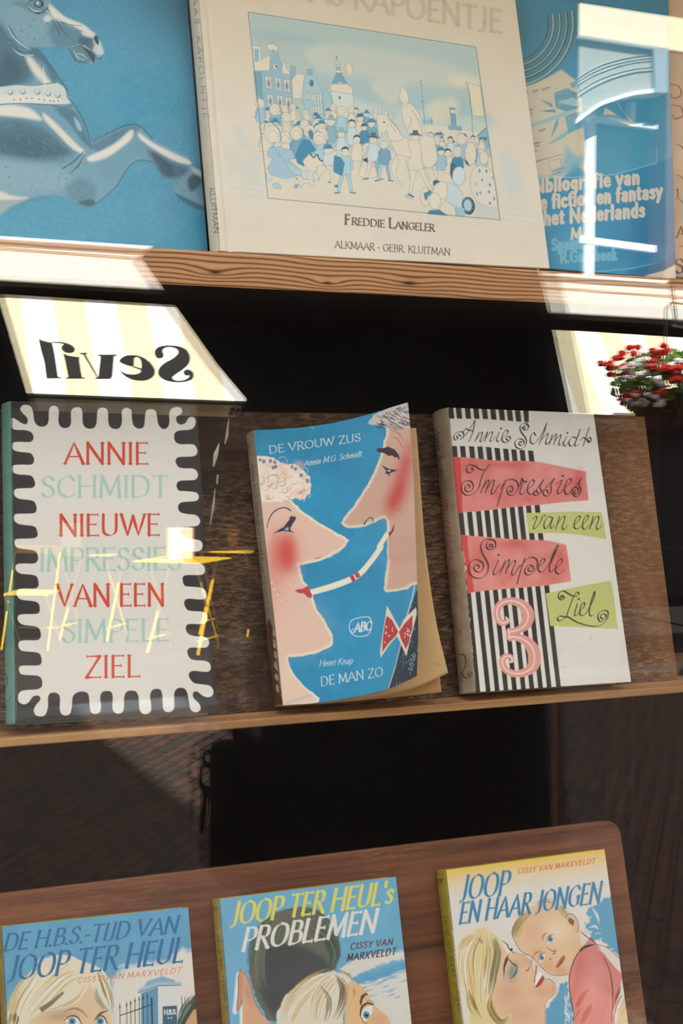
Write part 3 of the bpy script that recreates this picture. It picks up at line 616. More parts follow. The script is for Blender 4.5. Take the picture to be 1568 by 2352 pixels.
    cv.poly(d('1040,458 1080,530 1140,640 1180,560 1272,470 1278,520 1250,640 1220,750 1195,862 1150,760 1120,700 1060,770 990,872 984,830 1010,650'), 'd9cdb8', 1.8)
    for q in ('1040,538 1080,570 1130,665 1110,700 1060,750 1000,830 1008,700 1030,560', '1135,668 1180,600 1246,532 1242,640 1212,760 1190,806 1150,720'): cv.poly(d(q), 'b03433', 1.5)
    for k in range(70):
        x, y = rg.uniform(1022, 1232), rg.uniform(560, 800)
        if abs(x-1130) > 18 and abs(y-672) < abs(x-1130)*.85-4: cv.dot(*d([(x, y)])[0], 1.1, 'e3d3c4', 1.8)
    w = 'd6d9d4'
    cv.text('DE VROUW ZUS', c([(218, 492)])[0], c([(1000, 384)])[0], 17.3, w, (.045, .13), 0, .1, up=(-.08, -1)); cv.text('Annie M.G. Schmidt', c([(516, 600)])[0], c([(1008, 514)])[0], 12.5, w, (.06, .12), .25, 0, up=(-.05, -1), a=.9)
    cv.text('Henri Knap', d([(497, 945)])[0], d([(765, 920)])[0], 15, 'c5d5da', (.05, .11), .25, 0, a=.9); cv.text('DE MAN ZO', d([(512, 1100)])[0], d([(1008, 1018)])[0], 20.5, w, (.04, .1), 0, .1, up=(-.05, -1))
    cv.line(cr(np.array(d('745,590 790,560 880,545 912,570 914,640 885,690 820,705 770,690 740,650')), True, 5), 1.8, w); cv.line(d('770,640 752,668 770,672 800,640'), 1.6, w, True); cv.text('ABC', d([(778, 668)])[0], d([(908, 652)])[0], 20, w, (.06, .2), .2, .08)
    for k, (x, y) in enumerate(((1225, 965), (1235, 930), (1240, 890), (1250, 855))): cv.line(d([(x-14, y), (x+6, y-14), (x+18, y), (x+4, y+12), (x-8, y-4)]), 1.2, 'aab8c0', True, a=.8)
    for k in range(7): x = 225+30*k; y = 1235-k*9; cv.line(d([(x, y-8), (x+8, y+4), (x+20, y+2), (x+28, y-12)]), 1.4, '6fa5c0', True, a=.8)
    cv.line(c('565,262 590,270 598,285'), 1.2, 'b8c4c0'); cv.line(d('70,0 110,350 150,700 185,1100 205,1245'), 2.2, 'c9b8a4', a=.6)
    for x, y in ((98, 235), (165, 370), (190, 415), (118, 272), (138, 325)): cv.dot(*d([(x, y)])[0], 1.6, 'ece2d6')
    cv.c *= cv.g
def build_zus():
    e = 1.25; nu, nv = int(372/e), int(640/e)
    px = coons('583,988 650,985 715,979 790,966 855,949 900,935 937,924', '937,924 944,1010 950,1100 955,1250 958,1350 960,1450 957,1553', '650,1620 735,1614 820,1600 890,1583 957,1553', '583,988 605,1200 630,1420 650,1620', nu, nv)
    pts = curled(px, .034); t = thing('book', 'worn blue paperback curling open with two painted profiles sharing a cigarette', 'book', PM+EX*.25-nM*.008, 'books on the middle display stand')
    cv = Canvas(pts, '2a88b0'); art_zus(cv); sheet('front_cover', cv, t, -nM*.0004, edge='c9b08a')
    for nm, rt, bt, h, lift, base in (('page_block', '955,983 957,1000 962,1060 976,1250 1000,1420 1029,1546', '651,1620 760,1612 860,1602 950,1581 1029,1546', .016, -.001, 'cda878'), ('back_cover', '954,990 962,1100 985,1350 1014,1590', '652,1622 770,1614 890,1603 1014,1590', .002, -.002, 'c79a62')):
        px = coons('585,992 700,990 850,986 '+rt.split()[0], rt, bt, '585,992 607,1202 632,1422 '+bt.split()[0], 60, 80)
        pc = Canvas(curled(px, h, lift, 1.6), base); pc.mottle(.08, 50, 31); pc.mottle(.05, 8, 32)
        for k in range(14): rgx = random.Random(k+60); pc.dot(rgx.uniform(960, 1020), rgx.uniform(1000, 1560), rgx.uniform(.6, 1.6), '9a6a3c', a=.6)
        hs = np.linspace(0, 1, 60)[None, :, None]**1.6*np.ones((80, 1, 1))
        sheet(nm, pc, t, (-nM*(.012 if nm[0] == 'p' else .004))*np.ones((80, 60, 1)) - nM*h*hs*(.25 if nm[0] == 'p' else 0), M_MATTE)
    g = pts[:, :1]; s = np.linspace(0, 1, 22)[None, :, None]; sp = (g-nM*.0165)*(1-s) + g*s - EX*.0012*np.sin(np.pi*s)
    cs = Canvas(sp, 'a3927c'); d = Z(590, 1260, 3.484); cs.mottle(.2, 25, 41)
    cs.text('Annie M.G. Schmidt en Henri Knap DE VROUW Z', (576, 1066), (611, 1428), 8, '3a3028', (.08, .13), 0, 0, up=(1, -.08)); cs.text('ABC 17', (567, 1018), (570, 1042), 7, '4a3f36', (.1, .12), 0, 0, up=(1, -.08))
    cs.poly(d('85,590 110,560 125,640 150,730 140,900 165,1000 205,1250 110,1262 105,1000 62,640'), '5d3f27', 2, wob=4)
    for k in range(9): cs.line(d([(80+k*8, 620+k*10), (95+k*9, 900), (115+k*9, 1240)]), (1, 2.4, 1), '8a6238' if k % 2 else '3a2616', True, a=.7)
    for k in range(6): cs.poly(d([(125+k*4, 640+k*90), (140+k*5, 650+k*90), (150+k*5, 700+k*90), (128+k*5, 690+k*90)]), 'cbb79a', 2, .8, True, wob=3)
    sheet('spine', cs, t, EX*.001, M_MATTE)
build_zus()
# ---- striped book with red and green banners
def art_imp(cv):
    e, g = Z(970, 920, 3.6465), Z(1030, 1220, 3.5636); K = '2b2826'; I = '3b2f2c'
    cv.mottle(.05, 40, 51)
    tx = (235, 301, 376, 446, 517, 587, 658, 725, 793, 862); bx = (240, 325, 399, 471, 542, 615, 685, 757, 828, 905)
    for a, b in zip(tx, bx):
        p, q = e([(a, 62)])[0], g([(b, 1320)])[0]; cv.line([p, q], (12.4, 10.8), K)
    W = 'd9d4ca'
    cv.poly(e('150,150 500,153 890,182 1600,200 1600,420 925,421 700,404 500,385 150,378'), W); cv.poly(e('890,40 1600,40 1600,200 890,185'), W)
    cv.poly(g('795,60 1400,60 1400,1320 935,1320'), W)
    def ban(p, base, dk, zf, seed, lx):
        cv.poly(p, base, 1.4); X = np.array(p); lo, hi = X.min(0), X.max(0); w = cv.win(*lo, *hi)
        n = vnoise(cv.X[w], cv.Y[w], 34, seed); m = (np.abs(cv.c[w]-np.array(lin(base))).sum(-1) < .02)
        k = np.clip((n-.52)*3, 0, 1)*.55*m; cv.put(w, k, dk); k = np.clip((.46-n)*3, 0, 1)*.5*m; cv.put(w, k, 'dd9f97')
        return w
    r1 = e('250,472 420,482 560,498 740,508 850,505 980,515 1200,560 1368,595 1375,700 1392,835 1180,852 1000,872 760,892 560,918 430,930 290,942 275,800 262,600')
    r2 = g('92,28 200,40 400,55 550,68 800,75 900,95 960,112 970,160 1002,410 800,445 500,470 300,487 160,508 140,300 105,120')
    ban(r1, 'd4827b', 'c44a4c', e, 3, 320); ban(r2, 'd7897f', 'c9504f', g, 4, 160)
    cv.poly(e('250,472 318,478 330,700 335,936 288,942 270,700'), 'c9302e', 3, .9); cv.poly(g('92,28 150,34 165,200 210,495 160,508 130,250'), 'c93430', 3, .85)
    for x, y, rx, ry in ((700, 540, 60, 8), (900, 820, 30, 12), (1310, 690, 16, 30), (360, 560, 26, 20)): cv.blob(*e([(x, y)])[0], rx*.8, ry, 'c33c40', .55)
    for x, y, rx, ry in ((520, 110, 60, 12), (905, 190, 12, 14), (250, 180, 30, 30)): cv.blob(*g([(x, y)])[0], rx*.8, ry, 'c33c40', .55)
    grn = 'b9bf74'
    for p in (e('868,942 1000,938 1250,930 1500,935 1520,1030 1540,1162 1350,1130 1180,1112 885,1110'), g('790,512 1000,465 1330,403 1360,600 1385,802 1100,788 828,776 810,640')): cv.poly(p, grn); 
    cv.line(g('790,512 810,640 828,776'), 1.6, K)
    A = e('318,298 300,285 285,300 296,320 272,330 262,298 285,270 330,262 346,290 322,325 360,290 400,230 440,165'), e('440,168 428,230 412,290 386,345'), e('342,262 360,236 385,246 424,256'), e('472,265 440,342'), e('450,325 490,268 500,280 482,335 495,340 540,268'), e('547,262 520,340'), e('528,320 570,265 586,275 565,335 580,338 612,300'), e('642,265 620,325 635,345 660,320 700,290 716,260 696,250 670,290 668,335 690,352 726,340 735,310 715,300 700,320 715,335'), \
        e('868,222 856,230 850,212 868,202 886,215 876,245 850,245 835,225'), e('890,215 870,190 835,195 815,225 830,270 860,310 870,350 850,390 815,405 780,385 775,345 805,320 840,330 850,360 825,378 805,360 815,343 830,352'), e('945,288 930,270 905,300 905,350 930,362 958,340 1005,270 1040,190'), e('1036,200 1020,260 975,366'), e('990,335 1040,280 1050,290 1030,350 1045,365 1066,340'), e('1087,285 1062,368'), e('1072,340 1112,285 1120,295 1098,368'), e('1108,340 1150,290 1158,300 1140,360 1155,372 1180,345'), e('1207,300 1180,360 1195,382 1222,350'), \
        e('1284,315 1256,305 1226,345 1235,380 1265,370 1292,320 1320,240'), e('1312,265 1276,365 1290,380 1312,360'), e('1396,225 1370,300 1345,380'), e('1322,332 1345,310 1380,330 1405,345 1410,320 1390,310 1378,335 1395,352')
    for q in A: cv.pen(q, I, 1.1, 3.6, 35)
    for x, y in ((657, 233), (1213, 270)): cv.dot(*e([(x, y)])[0], 2.4, I)
    B = e('400,578 416,566 420,586 400,606 372,595 370,560 395,538 440,550 490,580 530,575 562,535'), e('548,558 510,605 490,660 470,730 430,775 380,795 335,770 325,720 350,680 400,675 425,710 415,750 380,765 355,745 360,715 385,705 395,725 380,735'), e('532,668 485,776'), e('498,745 545,672 556,680 525,770'), e('535,745 588,672 600,682 575,765 592,780 645,700'), e('697,665 660,770 625,886'), e('650,745 690,682 740,660 790,680 800,730 770,785 725,790 705,755 725,720 755,730 750,765 730,760 738,745'), \
        e('812,720 832,654 842,672 872,680 850,690'), e('840,680 815,770 835,785 872,750 915,715 936,680 916,665 885,710 880,765 905,785 940,770 985,700 1018,660'), e('1015,662 985,720 992,760 965,795 935,790 930,765 955,755 965,780'), e('992,770 1050,710 1105,650'), e('1103,655 1075,710 1076,760 1050,800 1015,790 1012,760 1040,750 1050,775'), e('1120,700 1168,668 1130,755 1145,782 1182,740 1225,700 1246,670 1226,655 1195,710 1190,765 1215,785 1258,745 1338,645'), e('1334,650 1310,700 1326,750 1310,795 1280,805 1255,780 1250,745 1280,725 1305,745 1300,780 1275,780 1268,755 1285,750')
    for q in B: cv.pen(q, I, 1.4, 3.8, 35)
    cv.dot(*e([(1175, 632)])[0], 2.6, I)
    V = e('920,1000 945,970 956,985 930,1060 945,1070 990,1010 1005,970 1032,965'), e('1084,980 1050,975 1020,1020 1020,1065 1045,1065 1092,980 1070,1050 1082,1070 1102,1040'), e('1148,970 1113,1078'), e('1125,1040 1175,975 1192,985 1170,1060 1185,1080 1212,1050'), e('1275,1040 1310,1000 1320,975 1300,970 1275,1010 1270,1060 1295,1075 1332,1048 1376,1000 1390,970 1370,965 1345,1010 1340,1060 1360,1078 1402,1040'), e('1430,970 1400,1076'), e('1410,1045 1455,975 1477,985 1455,1060 1470,1080 1502,1045')
    for q in V: cv.pen(q, I, 1.1, 3.6, 35)
    D = g('345,128 332,120 338,106 356,112 358,138 330,150 308,125 322,85 360,72 384,100 376,140 350,155'), g('384,100 372,78 330,65 285,80 262,120 275,180 310,240 325,290 310,350 260,385 200,375 165,330 170,270 210,235 260,245 285,285 265,330 225,330 205,300 225,275 250,290 238,310'), g('407,240 365,335 380,355 422,310'), g('464,238 420,346'), g('435,312 485,240 496,250 465,345'), g('475,312 530,245 546,255 515,340 535,355 582,280'), g('622,225 590,320 560,432'), g('585,292 640,230 690,215 725,245 715,310 670,355 630,350 625,310 655,280 690,290 685,325 655,325 650,305 668,300'), \
        g('738,292 780,255 786,230 765,230 740,270 735,320 760,335 802,300 860,200 898,122'), g('898,120 885,120 858,175 830,260 825,325 845,330 882,290'), g('870,312 915,270 930,240 910,230 880,280 875,330 905,350 946,318'), \
        g('925,545 918,530 935,530 945,550 920,562 898,540 905,505 940,490 985,515 1020,530 1050,500 1065,510 1050,530 1025,535'), g('1024,530 990,620 962,702'), g('962,705 910,695 890,715 905,735 940,720 970,700 1050,745 1150,775 1230,775 1290,730 1305,670 1285,650 1240,660 1220,700 1240,740 1280,720 1285,685 1255,680 1243,705 1260,718'), g('1052,595 1030,680 1045,690 1072,660 1105,620 1112,590 1090,595 1075,640 1075,680 1100,690 1132,660 1180,570 1200,500'), g('1198,500 1188,505 1160,600 1150,670 1165,695 1187,685')
    for q in D: cv.pen(q, I, 1.3, 3.9, 35)
    cv.line(g('895,130 865,185 838,260'), (1, 4.5, 2), I, True)
    for x, y in ((408, 195), (1065, 555)): cv.dot(*g([(x, y)])[0], 2.6, I)
    N = g('470,705 485,735 440,752 402,715 395,650 430,592 510,570 590,595 640,650 650,710 625,770 570,808 490,828'), (5, 12, 18, 20, 21, 20, 20, 27, 34, 36, 30, 20, 17)
    M = g('490,868 560,868 640,905 690,970 702,1050 680,1120 600,1163 520,1163 462,1128 438,1070 462,1027 505,1027 522,1060 495,1072'), (17, 20, 28, 36, 37, 30, 22, 20, 20, 19, 17, 14, 11, 6)
    for q, w in (N, M): cv.line(q, [v/1.25 for v in w], 'd9968b', True)
    cv.poly(g('478,792 540,805 620,812 540,852 620,862 560,885 492,905'), 'd9968b')
    for q, w in (N, M): cv.line(q, 2.6, 'ead9cf', True)
    cv.line(g('490,800 500,880'), 2.4, 'ead9cf')
    for k in range(60):
        r = random.Random(k+7); cv.dot(*g([(r.uniform(870, 1450), r.uniform(820, 1250))])[0], r.uniform(.5, 1.1), 'a8a29a', a=.45)
    for x, y in ((1165, 855), (1165, 885), (910, 950), (905, 975), (1080, 940), (940, 1110)): cv.blob(*g([(x, y)])[0], 4, 3, 'aaa5a4', .35)
    cv.poly(e('190,40 222,48 214,150 225,250 240,400 262,620 285,900 330,1200 200,1240 180,400'), 'c9bca8', 1.5, wob=3)
    cv.poly(g('60,20 100,70 118,190 140,300 140,420 160,600 188,880 218,1310 100,1320'), 'c0b098', 1.5, wob=4)
    cv.c *= cv.g
def spine_imp(cv):
    cv.mottle(.22, 40, 61); cv.mottle(.1, 9, 62)
    cv.text('Annie Schmidt', (996, 985), (1013, 1112), 12, '33281f', (.06, .17), .25, 0, up=(1, -.1)); cv.text('Impressies', (1016, 1142), (1034, 1284), 12, '9c3a30', (.06, .17), .25, 0, up=(1, -.1)); cv.text('Simpele', (1036, 1308), (1042, 1382), 11, '9c3a30', (.06, .15), .25, 0, up=(1, -.1))
    g = Z(1030, 1220, 3.5636); cv.pen(g('85,1010 120,1010 142,1060 130,1120 108,1160 130,1195 165,1200 188,1170 170,1150 155,1170 168,1182'), '2e251e', 1.4, 3, 30); cv.pen(g('75,820 95,815 98,845 80,855'), '9c3a30', 1.2, 2.4)
    for k in range(25): r = random.Random(k); y = r.uniform(960, 1580); cv.blob(1000+(y-960)*.115+r.uniform(-14, 14), y, 6, 10, r.choice(['7a6650', 'c9b89c']), .3)
hardcover('book', 'white book with black stripes, red and green banners and torn tan spine', [(1027, 936), (1363, 949.5), (1449, 1566), (1091, 1590)], PM, nM, .024, art_imp, 'd9d4ca', spine_imp, 'a8937a', 'books on the middle display stand', cell=1.2, bulge=.004)
# ---- the bottom row: three paperbacks
def lowbook(label, tl, tr, paint, base, spine_paint, spine_base, T=.0135, clip_round=True):
    A, B = atp(*tl, PLB, nL), atp(*tr, PLB, nL); H = (A[2]-zl-.0068)/uL[2]
    px = [tl, tr, proj(B-uL*H), proj(A-uL*H)]
    return hardcover('book', label, px, PLB, nL, T, paint, base, spine_paint, spine_base, 'paperbacks on the bottom board', cell=1.3, board=.0005, bulge=.0012, pages=M_OLDPAGES, gain=1.02)
def streaks(cv, z, bundles, rg):
    for pts, n, sp, cols, w in bundles:
        q = np.array(P(pts), float); d = np.gradient(q, axis=0); nn = np.stack([-d[:, 1], d[:, 0]], -1); nn /= np.linalg.norm(nn, axis=1)[:, None]+1e-9
        for k in range(n):
            o = rg.uniform(-1, 1)*sp; t = np.linspace(0, 1, len(q))[:, None]; a, b = sorted((rg.uniform(0, .35), rg.uniform(.6, 1)))
            m = cr(q + nn*o*(.6+.4*np.sin(t*3)), False, 6); m = m[int(a*len(m)):max(int(b*len(m)), int(a*len(m))+3)]
            ww = rg.uniform(.5, 1)*w; cv.line(z(m), (ww*.3, ww, ww*.3), rg.choice(cols), soft=1.6, a=rg.uniform(.5, .95))
def sky_fade(cv, p0, p1, depth, col, a=1):
    y = p0[1] + (cv.X-p0[0])*(p1[1]-p0[1])/(p1[0]-p0[0]); cv.put((slice(None), slice(None)), np.clip(1-(cv.Y-y)/depth, 0, 1)**1.3*a, col)
def art_hbs(cv):
    h = Z(0, 2070, 3.336); rg = random.Random(11); cv.mottle(.12, 30, 71)
    cv.poly(h('860,600 950,505 1080,472 1300,462 1320,420 1400,362 1450,385 1520,370 1600,3200 860,3200'), 'dcd5ca', 14, 1, wob=5); cv.poly(h('1330,455 1345,400 1400,362 1450,400 1500,380 1500,440'), 'dcd5ca', 5, .9, wob=5)
    for q in ('890,520 940,490 1010,495', '930,545 1000,500 1080,490', '860,610 900,570 960,560'): cv.line(h(q), (2, 8, 2), 'b5c8cf', True, 3, .8)
    cv.poly(h('45,3200 55,860 100,740 160,640 240,560 290,505 340,440 440,408 540,418 610,450 690,475 780,520 835,590 862,690 866,800 855,3200'), 'dfd6bc', 3, wob=3)
    cv.poly(h('180,3200 215,930 300,850 430,828 560,755 650,690 690,640 735,700 760,780 820,830 852,850 850,3200'), 'dcbf9c', 5)
    ye, ol, wh, dk = 'd2b872', '93854e', 'e9e4d8', '5c5436'
    streaks(cv, h, (('285,515 170,650 90,800 55,1000', 26, 34, (ye, 'c8ab62', ol, ye), 4.5), ('330,450 250,600 150,760 100,960', 30, 45, (ye, wh, 'e3d8b6', ol), 4), ('600,545 480,600 340,740 220,900', 46, 62, (ye, wh, wh, ol, 'c3ac6a'), 4.2),
        ('540,430 420,520 280,640 180,800', 26, 40, (wh, 'e6dcc0', ye), 5), ('660,650 600,740 480,810 330,860', 26, 20, (ye, wh, ol), 3.6), ('120,850 110,900 90,1000', 18, 40, (ol, dk, '7a6a3c'), 4), ('760,540 800,640 840,760 850,880', 34, 30, (ye, wh, ol, dk), 3.6), ('735,640 750,730 790,800 830,830', 22, 22, (wh, ol, 'b3c4c4', dk), 3.2)), rg)
    cv.poly(h('298,820 380,768 480,690 492,706 400,796 322,852'), dk, 2.5, .85)
    cv.blob(*h([(470, 880)])[0], 45, 14, 'a8855a', .6, -8); cv.line(h('490,850 560,822 620,838 668,890'), (2, 5, 2), '8a6a3e', True, 2, .8)
    for x, y, w in ((560, 915, 70), (775, 915, 50)):
        cv.poly(h([(x-w, y), (x-w*.3, y-32), (x+w*.5, y-22), (x+w, y+40), (x+w*.2, y+34)]), 'dfe0da', 2, 1, True); cv.dot(*h([(x-8, y+4)])[0], 8.5, '5c8da8'); cv.dot(*h([(x-8, y+6)])[0], 3.6, '24323a')
        cv.line(h([(x-w, y+2), (x-w*.3, y-34), (x+w*.5, y-24), (x+w, y+36)]), (2, 4, 2), '4f452f', True, 1.6)
    cv.line(h('730,900 770,860 830,835'), (2, 6, 2), '6b5a36', True, 2)
    cv.line(h('650,940 640,1080 600,1150 650,1175'), 2, 'a8805c', True); cv.poly(h('520,1330 600,1300 650,1312 700,1300 780,1335 650,1390'), 'b5544c', 2, 1, True); cv.line(h('520,1332 650,1338 780,1336'), 1.6, '7a3430', True)
    cv.poly(h('1100,655 1130,612 1240,574 1335,605 1362,640 1220,630'), '86abc0', 2); cv.poly(h('1055,682 1085,660 1210,622 1388,618 1388,645 1215,650 1062,705'), '9dbccb', 1.5); cv.line(h('1060,702 1212,648 1386,644'), 1.8, '3f6c86')
    cv.poly(h('1080,705 1210,655 1228,3200 1095,3200'), '5d92b2', 1.6); cv.poly(h('1210,655 1372,650 1385,3200 1228,3200'), 'd3d6d4', 1.6); cv.poly(h('1245,806 1356,800 1362,3200 1252,3200'), '2f6076', 1.4)
    cv.text('H.B.S.', h([(1258, 868)])[0], h([(1350, 864)])[0], 10.5, 'e0e0da', (.14, .22), 0, 0)
    for x in (1290, 1312): cv.dot(*h([(x, 895)])[0], 1.8, 'cfd5d5')
    gk = '26463f'
    for x, y in ((918, 815), (970, 800), (1000, 788), (1033, 770), (1066, 757), (1096, 745), (1128, 735)): cv.line(h([(x, y), (x+8, 1400)]), 1.8, gk); cv.poly(h([(x, y-36), (x+7, y), (x, y+8), (x-7, y)]), gk)
    cv.line(h('1160,745 1180,1400'), 4, gk); cv.line(h('920,876 1050,832 1170,788'), 2.6, gk)
    for x in (1390, 1416, 1440): cv.line(h([(x, 735), (x+4, 820)]), 1.6, gk)
    cv.poly(h('1335,3200 1345,960 1380,870 1430,780 1500,705 1560,690 1560,3200'), '31433a', 2.5, wob=4); cv.poly(h('1415,3200 1422,930 1480,835 1560,800 1560,3200'), 'c99d6e', 3); streaks(cv, h, (('1360,960 1420,820 1510,710', 22, 30, ('1f2e28', '4f6a58', '6f8a78'), 3),), rg)
    tb = '2f6e9a'
    cv.text('DE H.B.S.-TIJD VAN', h([(26, 380)])[0], h([(1350, 240)])[0], 37, tb, (.05, .17), .24, .09); cv.text('JOOP TER HEUL', h([(60, 606)])[0], h([(1395, 462)])[0], 53, tb, (.045, .15), .24, .08)
    cv.text('CISSY VAN MARXVELDT', h([(590, 628)])[0], h([(1385, 548)])[0], 12, 'cf7a52', (.12, .15), .22, 0, track=24)
    cv.line(h('20,300 22,600 45,1000'), 1.5, 'a8c6d2', a=.7); cv.c *= cv.g
def art_prob(cv):
    i = Z(480, 2000, 3.2); rg = random.Random(12); cv.mottle(.08, 40, 72); W = 'dad5ca'
    for q in ('960,716 1080,650 1250,602 1480,588 1490,625 1300,682 1100,752 1040,800', '1060,840 1200,800 1500,735 1800,700 1800,3200 1000,3200'): cv.poly(i(q), W, 5, .95, wob=5)
    for k in range(46):
        x, y = rg.uniform(1060, 1500), rg.uniform(690, 1000); L = rg.uniform(40, 150); cv.line(i([(x, y), (x+L*.6, y-L*.16), (x+L, y-L*.3)]), (.6, rg.uniform(2, 5), .6), rg.choice(['5f9fc0', '6ba6c4', W, 'c9d3d4']), soft=2, a=.8)
    cv.poly(i('1055,795 1250,735 1500,650 1500,700 1250,790 1100,830'), '5a9cc0', 5, .85, wob=6)
    for k in range(12): x = rg.uniform(1400, 1530); y = 1060+rg.uniform(-50, 60); cv.line(i([(x, y), (x+70, y-30)]), (1, 3, 1), 'd8c566', soft=2)
    cv.line(i('215,760 195,960 190,1040 235,1010 240,1400'), 9, 'd5dfe2', True, 5)
    cv.poly(i('250,735 305,830 330,950 390,1060 450,1120 460,3200 250,3200 245,960'), 'd6a684', 2.5); cv.poly(i('236,722 252,740 246,860 240,960 222,1022 202,1026 214,900 212,780'), 'c9906e', 1.8); cv.line(i('252,745 300,835 335,960 395,1065'), 1.6, '8a5a44', True); cv.line(i('236,724 215,780 214,900 203,1024 222,1020 243,950'), 1.5, '7a4c3a', True); cv.blob(*i([(285, 900)])[0], 8, 26, 'b8785a', .5, -15)
    head = i('296,640 310,560 340,450 400,372 480,312 560,280 680,276 780,296 860,350 920,430 960,520 966,620 930,725 820,760 700,830 600,900 530,985 490,1110 440,1105 390,1020 340,930 310,820 293,740')
    cv.poly(head, '66675c', 3, wob=3); cv.poly(i('360,640 420,560 540,530 700,560 840,640 900,720 700,830 600,900 530,985 480,1080 420,1000 370,880'), '474a4b', 14, .95)
    streaks(cv, i, (('500,320 400,420 330,560 300,720', 40, 40, ('3f5a50', '85806a', '5c6c60', '2f4a42'), 3), ('560,290 700,285 820,330 920,450 955,600', 40, 24, ('2f4a42', '4d6458', '8a836c'), 3.4), ('760,420 860,480 920,600 900,720', 40, 50, ('3a544a', '7d7862', '2c4640'), 3.6), ('420,450 380,600 380,760 420,920', 26, 40, ('6a7064', '55625a', '807b66'), 2.6), ('600,360 560,460 520,560', 26, 90, ('57655a', '46564e', '74735f'), 2.4)), rg)
    cv.poly(i('480,3200 500,1040 560,920 640,850 760,782 830,756 920,742 990,760 1050,802 1015,880 1012,960 985,1050 900,3200'), 'dcd3be', 2.5, wob=3)
    cv.poly(i('1005,835 1060,808 1130,858 1172,912 1205,980 1250,1020 1312,1072 1350,1150 1350,3200 900,3200 1000,1030 1016,930'), 'dcb586', 2.5); cv.blob(*i([(1250, 1090)])[0], 22, 14, 'd0907a', .5)
    streaks(cv, i, (('900,750 760,830 640,950 560,1130', 60, 70, ('ccaa68', 'e8e4da', 'e8e4da', 'd9c494', 'b8975c'), 4), ('950,760 860,860 800,980 780,1120', 46, 66, ('e8e4da', 'ccaa68', 'e0d6c0', '9a8058'), 4), ('930,760 990,860 980,980 920,1110', 40, 34, ('6d5b44', '8d7550', '4f4638', 'd9cdb4'), 3.6), ('820,840 880,930 880,1040 850,1120', 20, 24, ('8a7a62', '6d5b44', 'e0dccf'), 3), ('970,735 1030,770 1060,830', 16, 16, ('b9a988', '857254', 'd8d0c0'), 3), ('1050,850 1070,900 1060,950', 6, 8, ('b88a54',), 3)), rg)
    cv.poly(i('1105,965 1118,918 1152,896 1172,914 1150,915 1128,945 1118,1000'), '4b4636', 1.8); cv.poly(i('1112,1062 1150,1004 1202,990 1196,1050 1142,1112'), 'dfe2dc', 1.6); cv.dot(*i([(1155, 1060)])[0], 7.4, '3f80a2', 8.6); cv.dot(*i([(1157, 1062)])[0], 3.4, '1f2c34'); cv.dot(*i([(1160, 1045)])[0], 1.4, 'e8ecea')
    cv.line(i('1112,1062 1120,1010 1160,975 1205,985'), (3, 5, 2.5), '35352c', True); cv.line(i('1112,1062 1130,1110 1160,1122'), 1.6, '5a4a36')
    for x, y in ((1165, 955), (1180, 950), (1198, 955), (1212, 965)): cv.line(i([(x-4, 980), (x, y)]), 1.4, '35352c')
    cv.text("JOOP TER HEUL's", i([(160, 398)])[0], i([(1340, 236)])[0], 49, 'dccf62', (.05, .16), .24, .08); cv.text('PROBLEMEN', i([(240, 590)])[0], i([(1215, 448)])[0], 50, 'dedad0', (.05, .17), .24, .09)
    cv.text('CISSY VAN', i([(1036, 580)])[0], i([(1345, 543)])[0], 14, '6a3230', (.13, .2), .22, 0, track=22); cv.text('MARXVELDT', i([(1012, 664)])[0], i([(1368, 616)])[0], 15, '4f2c2c', (.13, .2), .22, 0, track=22); cv.c *= cv.g
